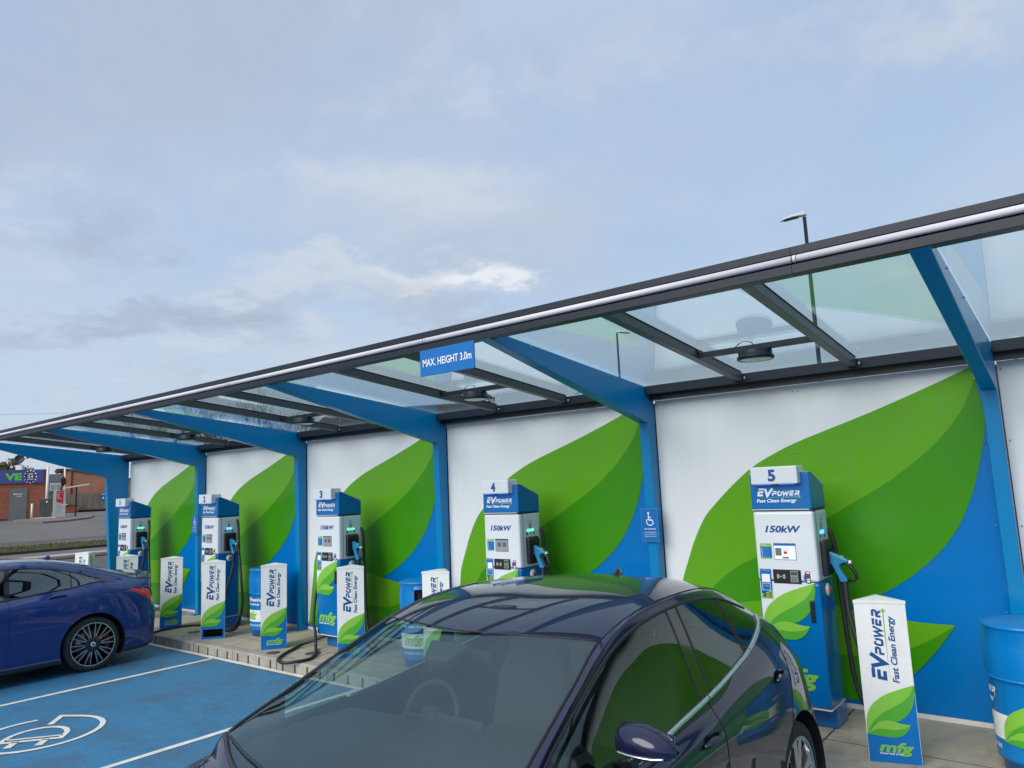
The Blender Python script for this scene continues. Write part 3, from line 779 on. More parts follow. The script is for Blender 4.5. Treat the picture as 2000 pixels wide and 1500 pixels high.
# wall panels with the leaf mural
A_UP = [(0.04, 0.20), (0.105, 0.641), (0.156, 0.948), (0.181, 1.124), (0.284, 1.387), (0.335, 1.508), (0.441, 1.701), (0.54, 1.82), (0.782, 2.044), (0.971, 2.19), (1.17, 2.298), (1.445, 2.412), (2.014, 2.60), (2.484, 2.771), (2.807, 2.90)]
A_RIB = [(2.83, 2.80), (2.726, 2.583), (2.585, 2.397), (2.388, 2.21), (2.128, 2.018), (1.82, 1.84), (1.582, 1.705), (1.25, 1.54), (0.936, 1.363), (0.738, 1.262), (0.529, 1.105), (0.455, 1.005), (0.252, 0.764), (0.136, 0.45), (0.04, 0.20)]
A_RT = [(2.83, 2.80), (2.866, 2.491), (2.81, 2.20), (2.69, 1.83), (2.525, 1.54), (2.291, 1.30), (2.025, 1.113), (1.77, 0.985), (1.45, 0.90), (0.85, 0.85), (0.3, 0.5), (0.04, 0.20)]
B_UP = [(0.04, 0.20), (0.20, 0.55), (0.42, 0.80), (0.62, 0.91), (0.90, 0.965), (1.315, 1.005), (1.582, 0.975), (1.729, 0.945), (2.157, 0.886), (2.491, 0.877)]
B_RIB = [(2.491, 0.875), (2.321, 0.76), (2.153, 0.671), (1.95, 0.60), (1.731, 0.568), (1.45, 0.565), (1.2, 0.575), (0.7, 0.52), (0.3, 0.40), (0.04, 0.20)]
B_LO = [(2.491, 0.875), (2.386, 0.729), (2.267, 0.584), (2.158, 0.467), (1.98, 0.31), (1.80, 0.215), (1.65, 0.205), (1.2, 0.20), (0.04, 0.20)]
def panel_mesh():
    objs = []
    w0, w1, zb, zt = 0.006, S - 0.109, 0.172, 2.922
    T = Matrix.Identity(4)
    mb = MB(); mb.box((w0, 0, zb), (w1, 0.03, zt), 'white_panel'); board = mb
    d = lambda n: Matrix.Translation((0, -0.0018 * n, 0))
    pr = MB()
    rt = sm2(A_RT[:8])
    pr.flat([(w0, zb), (w1, zb), (w1, 2.83), (2.83, 2.80)] + rt[1:] + [(1.0, 0.9), (0.2, 0.5), (w0, 0.20)], 'blue_panel', d(1))
    objs.append(('blue_print', pr))
    pr = MB(); pr.flat(sm2(A_UP) + [(w1, 2.92)] * 0 + sm2(A_RIB)[0:-1], 'green_light', d(2)); objs.append(('pale_leaf_print', pr))
    pr = MB(); pr.flat(sm2(A_RT)[:-1] + sm2(A_RIB)[::-1][:-1], 'green_dark', d(3)); objs.append(('dark_leaf_print', pr))
    pr = MB(); pr.flat(sm2(B_UP) + sm2(B_RIB)[1:-1], 'green_light', d(4)); objs.append(('pale_leaf_print', pr))
    pr = MB(); pr.flat(sm2(B_LO)[:-1] + sm2(B_RIB)[::-1][:-1], 'green_dark', d(5)); objs.append(('dark_leaf_print', pr))
    return board.mesh('wall_panel'), [(n, q.mesh(n)) for n, q in objs]
bd, prs = panel_mesh()
sk = MB(); sk.box((0.004, -0.004, Z0), (S - 0.107, 0.028, 0.168), 'white_pvc'); skm = sk.mesh('base_strip')
rv = MB()
for zz in (0.35, 1.0, 1.65, 2.3, 2.86):
    for xx in (0.03, 1.41, 1.456, S - 0.14):
        rv.lathe([(0.006, 0.0), (0.005, 0.0025), (0, 0.003)], 'screw', 8, Matrix.Translation((xx, -0.0098, zz)) @ Matrix.Rotation(PI / 2, 4, 'X'))
rvm = rv.mesh('rivets')
for i in range(7):
    p = link_obj('wall_panel', bd, can, (i * S, 0, 0))
    tag(link_obj('rivets', rvm, p), kind='stuff')
    for n, q in prs: link_obj(n, q, p)
    link_obj('base_strip', skm, p)
    mb = MB()   # rear sheet and stiffener behind the panel
    mb.box((i * S - 0.09, 0.034, Z0), ((i + 1) * S - 0.12, 0.16, 2.9), 'render_grey'); mb.build('backing_frame', can)

# ================================================================ SIGNS
sg = empty('height_sign', (11.205, -L_ - 0.012, 3.03)); tag(sg, 'blue MAX. HEIGHT 3.0m sign hanging from the canopy fascia', 'sign')
mb = MB(); mb.box((0, 0, 0), (0.595, 0.012, 0.215), 'blue_print'); mb.build('sign_board', sg, bevel=0.002, seg=1)
mb = MB(); put_text(mb, 'MAX. HEIGHT 3.0m', 0.035, 0.075, 0.535, 0.062, 'white_text', Matrix.Translation((0, -0.0025, 0)), bold=0.012); mb.build('lettering', sg)
mb = MB(); mb.box((0.03, 0.0125, 0.17), (0.07, 0.03, 0.26), 'dark_metal'); mb.box((0.52, 0.0125, 0.17), (0.56, 0.03, 0.26), 'dark_metal'); mb.build('bracket', sg)
def access_sign(i):
    o = empty('assistance_sign', (i * S - 0.155, -0.172, 1.50))
    mb = MB(); mb.box((0, 0, 0), (0.20, 0.006, 0.335), 'blue_print'); mb.build('sign_board', o, bevel=0.006, seg=2)
    T = Matrix.Translation((0, -0.002, 0)); mb = MB()
    fr = [(0.008, 0.008), (0.192, 0.008), (0.192, 0.327), (0.008, 0.327)]
    mb.strip(fr, 0.003, 'paleblue', T, closed=True)
    mb.build('border', o)
    mb = MB()
    c = (0.105, 0.20); r = 0.036
    mb.strip([(c[0] + r * math.cos(a), c[1] + r * math.sin(a)) for a in [R_(135 + t * 11) for t in range(21)]], 0.009, 'white_text', T)
    mb.flat([(0.092 + 0.011 * math.cos(a), 0.286 + 0.011 * math.sin(a)) for a in [PI * t / 8 for t in range(16)]], 'white_text', T)
    mb.strip([(0.092, 0.272), (0.094, 0.218), (0.128, 0.216), (0.146, 0.180)], 0.012, 'white_text', T)
    mb.strip([(0.094, 0.244), (0.122, 0.242)], 0.008, 'white_text', T)
    mb.build('wheelchair_symbol', o)
    mb = MB()
    put_text(mb, 'GET ASSISTANCE', 0.04, 0.122, 0.125, 0.013, 'white_text', T, bold=0.02)
    put_text(mb, 'Use the FREE SERVICE', 0.04, 0.090, 0.125, 0.010, 'white_text', T, bold=0.01)
    put_text(mb, 'app on your phone and', 0.035, 0.071, 0.135, 0.010, 'white_text', T, bold=0.01)
    put_text(mb, 'follow the instructions', 0.038, 0.052, 0.130, 0.010, 'white_text', T, bold=0.01)
    mb.build('lettering', o)
    return o
tag(access_sign(4), 'blue wheelchair GET ASSISTANCE sign on the post between chargers 4 and 5', 'sign', 'assistance signs on the posts')
tag(access_sign(1), 'blue wheelchair assistance sign on the post beside charger 2', 'sign', 'assistance signs on the posts')

# ================================================================ CHARGERS
CW, CD = 0.482, 0.37
def charger(num, led, lit, cable):
    o = empty('charging_station', (13.147 - (5 - num) * S, -0.73, Z0 + 0.048)); o.scale = (1, 1, 0.976)
    Tf = Matrix.Translation((0, -0.0015, 0))
    mb = MB(); mb.box((0.03, 0.14, -0.0490), (CW - 0.0, CD + 0.05, 0.125), 'blue_cab'); mb.build('plinth', o, bevel=0.006)
    mb = MB(); mb.box((0.0, 0.002, 0.118), (CW + 0.006, CD, 0.1265), 'white_cab'); mb.build('trim_strip', o)
    mb = MB(); mb.box((0.0, 0.0, 0.128), (CW + 0.004, CD, 1.104), 'blue_cab'); low = mb.build('lower_cabinet', o, bevel=0.022, seg=4)
    up_ = MB(); up_.box((-0.001, -0.001, 1.106), (CW + 0.003, CD, 1.680), 'white_cab'); up_.build('upper_cabinet', o, bevel=0.024, seg=4)
    mb = MB(); mb.box((0.003, 0.004, 1.681), (CW - 0.003, CD - 0.003, 1.694), 'ink'); mb.build('shadow_gap', o)
    mb = MB(); mb.prism([(0, 1.696), (CD, 1.696), (CD, 1.868), (0.045, 1.994), (0, 1.994)], -0.003, CW + 0.0, 'blue_cab', axes='yz')
    mb.build('header', o, bevel=0.008, seg=3, fix='closed')
    mb = MB(); mb.prism([(0.0, 1.9965), (0.047, 1.9965), (CD, 1.871), (CD, 1.876), (0.05, 2.002), (-0.004, 2.002)], -0.006, CW + 0.003, 'white_cab', axes='yz')
    mb.box((0.0, -0.006, 1.690), (CW - 0.02, 0.0, 1.6965), 'white_cab')
    mb.build('header_trim', o, fix='closed')
    # number box
    mb = MB(); mb.box((0.035, -0.075, 1.905), (0.415, 0.09, 2.052), 'white_cab'); nb = mb.build('number_box', o, bevel=0.01, seg=3)
    mb = MB(); put_text(mb, str(num), 0.18 if num != 1 else 0.2, 1.928, 0.062 if num != 1 else 0.034, 0.100, 'navy_text', Matrix.Translation((0, -0.0768, 0)), bold=0.045); mb.build('number', nb)
    mb = MB(); mb.box((0.07, -0.060, 1.900), (0.19, -0.03, 1.9045), 'led_strip'); mb.box((0.26, -0.060, 1.900), (0.38, -0.03, 1.9045), 'led_strip'); mb.build('header_light', nb)
    mb = MB(); logo(mb, 0.045, 1.745, 0.335, 0.125, 'white_text', Matrix.Translation((0, -0.0015, 0))); mb.build('logo', o)
    # lower front print
    T = Matrix.Translation((0, -0.0015, 0)); mb = MB()
    lx, lz, sx, sz = 0.012, 0.66, 1.36, 1.30
    lf = [(lx + a * sx, lz + b * sz) for a, b in sm2(LEAF_A_UP)]
    mb.flat([(0.012, 0.64), *lf, (0.455, 1.1035), (0.012, 1.1035)], 'white_cab', T)
    mb.build('white_print', o)
    mb = MB(); leaf(mb, lx, lz, sx, sz, T @ Matrix.Translation((0, -0.001, 0)), kl='leaf_lime', kd='leaf_green'); mb.build('leaf_print', o)
    mb = MB(); mfg(mb, 0.05, 0.255, 0.36, 0.17, T); mb.build('logo', o)
    T = Matrix.Translation((0, -0.0028, 0))
    mb = MB(); put_text(mb, '150kW', 0.092, 1.503, 0.29, 0.058, 'navy_text', T, bold=0.035, shear=0.22); mb.build('lettering', o)
    # stickers
    mb = MB(); mb.flat([(0.039, 1.287), (0.132, 1.287), (0.132, 1.413), (0.039, 1.413)], 'blue_print', T)
    T2 = Matrix.Translation((0, -0.0038, 0)); T3 = Matrix.Translation((0, -0.0048, 0))
    mb.flat([(0.039, 1.385), (0.132, 1.385), (0.132, 1.413), (0.039, 1.413)], 'green_text', T2)
    mb.flat([(0.039, 1.287), (0.132, 1.287), (0.132, 1.297), (0.039, 1.297)], 'green_text', T2)
    put_text(mb, 'Promotion', 0.048, 1.400, 0.045, 0.008, 'white_text', T3, bold=0.01)
    put_text(mb, 'how to charge here', 0.048, 1.389, 0.07, 0.008, 'white_text', T3, bold=0.01)
    for q in range(7):
        zz = 1.372 - q * 0.0112
        mb.flat([(0.050, zz - 0.005), (0.056, zz - 0.005), (0.056, zz), (0.050, zz)], 'white_text', T2)
        mb.flat([(0.060, zz - 0.0035), (0.112 - 0.01 * (q % 3), zz - 0.0035), (0.112 - 0.01 * (q % 3), zz - 0.0015), (0.060, zz - 0.0015)], 'paleblue', T2)
    mb.build('instruction_sticker', o)
    sc = MB(); sc.box((0.150, -0.004, 1.280), (0.328, -0.0005, 1.416), 'black'); so = sc.build('screen', o, bevel=0.002, seg=1)
    mb = MB(); Ts = Matrix.Translation((0, -0.0055, 0)); Tt = Matrix.Translation((0, -0.0065, 0))
    if lit:
        mb.flat([(0.154, 1.284), (0.325, 1.284), (0.325, 1.413), (0.154, 1.413)], 'screen_lit', Ts)
        mb.flat([(0.154, 1.396), (0.325, 1.396), (0.325, 1.413), (0.154, 1.413)], 'blue_print', Tt)
        mb.flat([(0.163, 1.315), (0.212, 1.315), (0.212, 1.377), (0.163, 1.377)], 'screen_grey', Tt)
        mb.flat([(0.230, 1.330), (0.256, 1.330), (0.256, 1.350), (0.230, 1.350)], 'red', Tt)
        mb.flat([(0.218, 1.293), (0.268, 1.293), (0.268, 1.304), (0.218, 1.304)], 'ink', Tt)
        for q in range(2): mb.flat([(0.228, 1.358 + q * 0.012), (0.272, 1.358 + q * 0.012), (0.272, 1.361 + q * 0.012), (0.228, 1.361 + q * 0.012)], 'card_grey', Tt)
    else:
        mb.flat([(0.154, 1.284), (0.325, 1.284), (0.325, 1.413), (0.154, 1.413)], 'card_grey', Ts)
        mb.flat([(0.154, 1.402), (0.325, 1.402), (0.325, 1.413), (0.154, 1.413)], 'navy_text', Tt)
        for xq in (0.185, 0.255):
            mb.flat([(xq, 1.335), (xq + 0.045, 1.335), (xq + 0.045, 1.375), (xq, 1.375)], 'ink', Tt)
            mb.flat([(xq + 0.008, 1.343), (xq + 0.037, 1.343), (xq + 0.037, 1.366), (xq + 0.008, 1.366)], 'screen_grey', Matrix.Translation((0, -0.0075, 0)))
    mb.build('display', so)
    # app sticker
    mb = MB(); mb.flat([(0.018, 0.96), (0.112, 0.96), (0.112, 1.202), (0.018, 1.202)], 'blue_print', T)
    mb.flat([(0.018, 0.96), (0.112, 0.96), (0.112, 1.03), (0.018, 1.0)], 'green_text', T2)
    put_text(mb, 'Pay with the app', 0.028, 1.187, 0.07, 0.008, 'white_text', T3)
    put_text(mb, 'scan to download', 0.028, 1.175, 0.07, 0.007, 'paleblue', T3)
    mb.flat([(0.032, 1.094), (0.098, 1.094), (0.098, 1.160), (0.032, 1.160)], 'white_text', T2)
    mb.strip([(0.032, 1.028), (0.096, 1.028), (0.096, 1.084), (0.032, 1.084)], 0.003, 'white_text', T3, closed=True)
    put_text(mb, 'mfg', 0.042, 1.055, 0.04, 0.018, 'green_text', T3, bold=0.03)
    for zz in (0.998, 0.974): mb.flat([(0.034, zz), (0.098, zz), (0.098, zz + 0.017), (0.034, zz + 0.017)], 'black', T3)
    for zz in (0.998, 0.974): mb.flat([(0.055, zz + 0.006), (0.09, zz + 0.006), (0.09, zz + 0.010), (0.055, zz + 0.010)], 'white_text', Matrix.Translation((0, -0.0058, 0)))
    mb.build('app_sticker', o)
    mb = MB(); mb.box((0.127, -0.005, 1.089), (0.350, -0.0015, 1.202), 'black'); rd = mb.build('card_reader', o, bevel=0.003, seg=2)
    mb = MB(); Tr = Matrix.Translation((0, -0.0062, 0))
    c = (0.192, 1.146)
    for s in (0, PI):
        for q in (0.016, 0.024, 0.032):
            mb.strip([(c[0] + q * math.cos(s + a), c[1] + q * math.sin(s + a)) for a in [R_(t) for t in range(-40, 41, 16)]], 0.0028, 'white_text', Tr)
    mb.flat([(c[0] + 0.004 * math.cos(a), c[1] + 0.004 * math.sin(a)) for a in [PI * t / 4 for t in range(8)]], 'white_text', Tr)
    mb.build('contactless_symbol', rd)
    mb = MB(); mb.box((0.268, -0.012, 1.102), (0.328, -0.0055, 1.192), 'card_grey'); pad = mb.build('pin_pad', rd, bevel=0.002, seg=1)
    mb = MB(); mb.flat([(0.273, 1.160), (0.323, 1.160), (0.323, 1.186), (0.273, 1.186)], 'card_green', Matrix.Translation((0, -0.0135, 0)))
    for a in range(3):
        for b in range(3):
            mb.box((0.276 + a * 0.016, -0.015, 1.108 + b * 0.015), (0.288 + a * 0.016, -0.0125, 1.119 + b * 0.015), 'screen_grey')
    for v in mb.v: pass
    KQ = mb
    kk = link_obj('keypad', KQ.mesh('keypad'), rd)
    mb = MB(); mb.flat([(0.366, 1.143), (0.386, 1.193), (0.421, 1.193), (0.421, 1.098), (0.386, 1.098)], 'blue_print', T)
    mb.flat([(0.388, 1.098), (0.421, 1.098), (0.421, 1.193), (0.388, 1.193)], 'ink', T2)
    for q, kx in enumerate(('white_text', 'red', 'red', 'white_text', 'white_text')):
        mb.flat([(0.392, 1.176 - q * 0.0175), (0.417, 1.176 - q * 0.0175), (0.417, 1.187 - q * 0.0175), (0.392, 1.187 - q * 0.0175)], kx, T3)
    mb.build('card_logos', o)
    mb = MB(); mb.box((0.400, -0.022, 0.797), (0.432, -0.0, 0.966), 'black'); mb.build('door_handle', o, bevel=0.006, seg=2)
    # right-hand side: dock, lamp, emergency stop, seam
    X = CW + 0.004
    Ty = Matrix(((0, 1, 0, X), (1, 0, 0, 0), (0, 0, 1, 0), (0, 0, 0, 1)))      # local xz -> side face (y,z), outwards +x
    def side(n): return Matrix(((0, -1, 0, X + n), (1, 0, 0, 0), (0, 0, 1, 0), (0, 0, 0, 1)))
    mb = MB(); mb.box((CW - 0.003, 0.062, 1.125), (CW + 0.0042, 0.067, 1.680), 'ink'); mb.build('panel_seam', o)
    dk = MB()
    dk.prism([(0.0, 1.145), (0.045, 1.145), (0.045, 1.40), (0.03, 1.425), (0.0, 1.432)], 0.10, 0.29, 'black', T=Matrix.Translation((CW + 0.003, 0, 0)))
    d = dk.build('connector_dock', o, bevel=0.01, seg=2, fix='closed')
    mb = MB(); mb.prism([(0.0455, 1.16), (0.047, 1.16), (0.047, 1.36), (0.0455, 1.36)], 0.12, 0.27, 'under', T=Matrix.Translation((CW + 0.003, 0, 0))); mb.build('dock_recess', d, fix='closed')
    mb = MB()
    if led == 'led_green': mb.box((X - 0.001, 0.13, 1.487), (X + 0.006, 0.245, 1.508), led)
    else: mb.box((X - 0.001, 0.15, 1.482), (X + 0.006, 0.235, 1.512), led)
    mb.build('status_lamp', o, bevel=0.003, seg=2)
    mb = MB(); q = side(0.0022)
    mb.flat([(0.165, 1.52), (0.205, 1.52), (0.205, 1.575), (0.165, 1.575)], 'card_grey', q)
    put_text(mb, 'ENERGY', 0.15, 1.592, 0.08, 0.008, 'ink', q); put_text(mb, 'Connector', 0.17, 1.607, 0.04, 0.008, 'ink', q, bold=0.02)
    mb.flat([(0.115, 1.448), (0.14, 1.448), (0.14, 1.476), (0.115, 1.476)], 'ink', q)
    mb.flat([(0.235, 1.452), (0.255, 1.452), (0.255, 1.475), (0.235, 1.475)], 'ink', q)
    mb.flat([(0.17, 1.455), (0.205, 1.455), (0.205, 1.458), (0.17, 1.458)], 'red', q); mb.flat([(0.17, 1.468), (0.205, 1.468), (0.205, 1.471), (0.17, 1.471)], 'ink', q)
    mb.build('side_label', o)
    mb = MB(); T_e = Matrix.Translation((X, 0.20, 1.03)) @ Matrix.Rotation(PI / 2, 4, 'Y')
    mb.lathe([(0.052, -0.002), (0.052, 0.006), (0.03, 0.01), (0.028, 0.012), (0, 0.012)], 'white_cab', 24, T_e)
    es = mb.build('emergency_stop', o)
    mb = MB(); mb.lathe([(0.014, 0.012), (0.014, 0.018), (0.020, 0.019), (0.020, 0.028), (0, 0.029)], 'red', 20, T_e); mb.build('stop_button', es)
    # plug gun seated in the dock
    gx = lambda a: 0.515 + (a - 1215) / 2450
    gzz = lambda b: 1.345 - (b - 450) / 2450
    Gp = [(1170, 470), (1215, 450), (1400, 530), (1580, 625), (1600, 670), (1500, 690), (1430, 720), (1410, 770), (1460, 880), (1540, 1020), (1540, 1060), (1410, 1065), (1360, 920), (1290, 760), (1215, 650), (1170, 620)]
    mb = MB(); mb.prism([(gx(a), gzz(b)) for a, b in Gp], 0.172, 0.228, 'gun_blue'); gun = mb.build('charging_plug', o, bevel=0.010, seg=3, fix='closed')
    mb = MB(); mb.tube([(gx(a), 0.20, gzz(b)) for a, b in [(1440, 700), (1520, 690), (1600, 740), (1660, 830), (1700, 930), (1690, 990), (1640, 1020), (1530, 1030)]], 0.0135, 'black', 10); mb.build('grip', gun)
    mb = MB(); mb.box((gx(1580), 0.185, gzz(690)), (gx(1630), 0.215, gzz(640)), 'white_text')
    T_b = Matrix.Translation((gx(1470), 0.2, gzz(565))) @ Matrix.Rotation(R_(27), 4, 'Y'); mb.build('release_button', gun)
    mb = MB(); mb.box((-0.012, -0.012, -0.004), (0.012, 0.012, 0.006), 'green_text', T_b); mb.build('plug_label', gun)
    # cable
    px, pz = gx(1480), gzz(1060)
    mb = MB(); mb.tube(cr([(px, 0.20, pz + 0.02)] + cable, 8), 0.019, 'rubber', 12); mb.build('cable', o)
    return o
def loop(dz=0.0, back=True):
    return [(0.61, 0.20, 0.95), (0.60, 0.16, 0.75), (0.545, 0.1, 0.45), (0.52, 0.05, 0.2), (0.60, 0.05, 0.0), (0.72, 0.1, -0.028), (0.84, 0.16, 0.10), (0.87, 0.2, 0.35), (0.79, 0.22, 0.75), (0.66, 0.26, 1.15), (0.56, 0.31, 1.45), (0.50, 0.33, 1.60), (0.46, 0.33, 1.62)]
down = [(0.635, 0.18, 0.85), (0.69, 0.14, 0.62), (0.74, 0.10, 0.38), (0.80, 0.12, 0.10), (0.88, 0.2, -0.02), (0.80, 0.32, -0.030), (0.66, 0.34, 0.08), (0.58, 0.36, 0.30), (0.545, 0.365, 0.8), (0.52, 0.365, 1.4), (0.47, 0.36, 1.5)]
ch = {}
spec = [(5, 'led_blue', True, down, 'charger numbered 5 with lit white screen and blue status lamp'),
        (4, 'led_green', False, down, 'charger numbered 4 with green lamp, behind the dark navy car roof'),
        (3, 'led_green', False, down, 'charger numbered 3 with cable looped on the concrete at its left'),
        (2, 'led_blue', False, loop(), 'charger numbered 2 with blue lamp and low hanging cable'),
        (1, 'led_green', False, loop(), 'charger numbered 1, furthest away behind the royal blue car')]
for num, led, lit, cb, lab in spec:
    ch[num] = charger(num, led, lit, cb)
    tag(ch[num], lab, 'charging station', 'numbered chargers along the wall')
# left-hand cables
x3 = 13.147 - 2 * S
def floor_cable(parent, pts, name='cable'):
    mb = MB(); P = cr(pts, 8); off = Vector(parent.location)
    mb.tube([Vector((p.x - off.x, p.y - off.y, (p.z - off.z) / 0.976)) for p in P], 0.019, 'rubber', 12); return mb.build(name, parent)
floor_cable(ch[3], [(x3 + 0.05, -0.45, 1.45), (x3 - 0.045, -0.52, 1.30), (x3 - 0.06, -0.68, 0.85), (x3 - 0.01, -0.77, 0.5), (x3 + 0.05, -0.79, 0.33), (7.28, -0.82, 0.17), (7.42, -0.92, 0.148), (7.62, -1.08, 0.148), (7.745, -1.26, 0.148), (7.73, -1.43, 0.150), (7.60, -1.52, 0.142), (7.42, -1.47, 0.148), (7.22, -1.26, 0.148), (7.06, -1.0, 0.148), (7.00, -0.84, 0.16), (7.08, -0.72, 0.20), (x3 + 0.05, -0.60, 0.26)])

# ================================================================ BOLLARDS
BW, BH = 0.325, 1.08
def bollard_parts():
    h = BW * 0.866
    tri = [(0, 0), (BW, 0), (BW / 2, h)]
    mb = MB(); mb.prism(tri, 0, BH, 'white_post', axes='xy')
    body = mb.mesh('sheet_body')
    mb = MB(); e = 0.004
    v = [(-e, -e, BH + 0.001), (BW + e, -e, BH + 0.001), (BW / 2, h + e, BH + 0.001), (BW / 2, h * 0.42, BH + 0.018)]
    mb.add(v + [(-e, -e, BH - 0.02), (BW + e, -e, BH - 0.02), (BW / 2, h + e, BH - 0.02)], [(0, 1, 3), (1, 2, 3), (2, 0, 3), (0, 4, 5, 1), (1, 5, 6, 2), (2, 6, 4, 0)], 'white_post')
    cap = mb.mesh('cap')
    sides = []
    for q in range(3):
        a = Vector((*tri[q], 0)); b = Vector((*tri[(q + 1) % 3], 0)); ex = (b - a).normalized()
        ny = Vector((-ex.y, ex.x, 0))      # inward
        def T(n, a=a, ex=ex, ny=ny):
            m4 = Matrix.Identity(4)
            for r in range(3):
                m4[r][0] = ex[r]; m4[r][1] = ny[r]; m4[r][2] = (0, 0, 1)[r]; m4[r][3] = a[r]
            return m4 @ Matrix.Translation((0, -0.0012 * n, 0))
        sides.append(T)
    pb, pl, pt, pm = MB(), MB(), MB(), MB()
    for q, T in enumerate(sides):
        pb.flat([(0.002, 0.002), (BW - 0.002, 0.002), (BW - 0.002, 0.52), (0.30, 0.42), (0.19, 0.30), (0.06, 0.26), (0.002, 0.183)], 'blue_print', T(1))
        leaf(pl, 0.004, 0.183, 1.0, 1.0, T(1.2), d=0.001)
        # lettering runs upwards: rotate 90 degrees
        R90 = Matrix.Rotation(-PI / 2, 4, 'Y')
        Tt = T(1.5) @ Matrix.Translation((0.252, 0, 0.53)) @ R90
        logo(pt, 0.0, 0.0, 0.462, 0.178, 'navy_text', Tt)
        mfg(pm, 0.068, 0.052, 0.215, 0.088, T(2))
    return [('bollard_body', body), ('cap', cap), ('blue_print', pb.mesh('blue_print')), ('leaf_print', pl.mesh('leaf_print')), ('lettering', pt.mesh('lettering')), ('logo', pm.mesh('logo'))]
bp = bollard_parts()
def bollard(x, y, deg, label, tape=False):
    o = empty('bollard', (x, y, Z0), R_(deg)); tag(o, label, 'bollard', 'triangular advertising bollards on the island')
    for n, me in bp:
        p = link_obj(n, me, o)
    if tape:
        mb = MB(); mb.box((0.03, -0.006, 0.035), (0.295, -0.004, 0.135), 'tape'); mb.build('black_patch', o)
    return o
bollard(13.978, -1.152, 16.5, 'triangular white and blue bollard standing in front of charger 5, nearest the camera')
bollard(11.05, -1.05, 38, 'triangular bollard in front of charger 4, hidden behind the dark navy car')
bollard(9.439, -0.98, 21, 'triangular bollard beside the open blue bin, its foot hidden by the dark navy car')
bollard(8.0, -1.03, 43, 'triangular bollard overlapping the lower right of charger 3')
bollard(6.66, -1.225, 53, 'triangular bollard between chargers 2 and 3, standing in front of a bin')
bollard(5.19, -1.25, 48, 'triangular bollard with a black patch over its logo, overlapping charger 2', tape=True)
bollard(3.72, -1.135, 50, 'triangular bollard just right of the tail of the royal blue car')
bollard(2.34, -1.22, 62, 'triangular bollard in front of charger 1, behind the boot of the royal blue car')
bollard(0.36, -1.12, 20, 'triangular bollard furthest left, seen over the roof of the royal blue car')

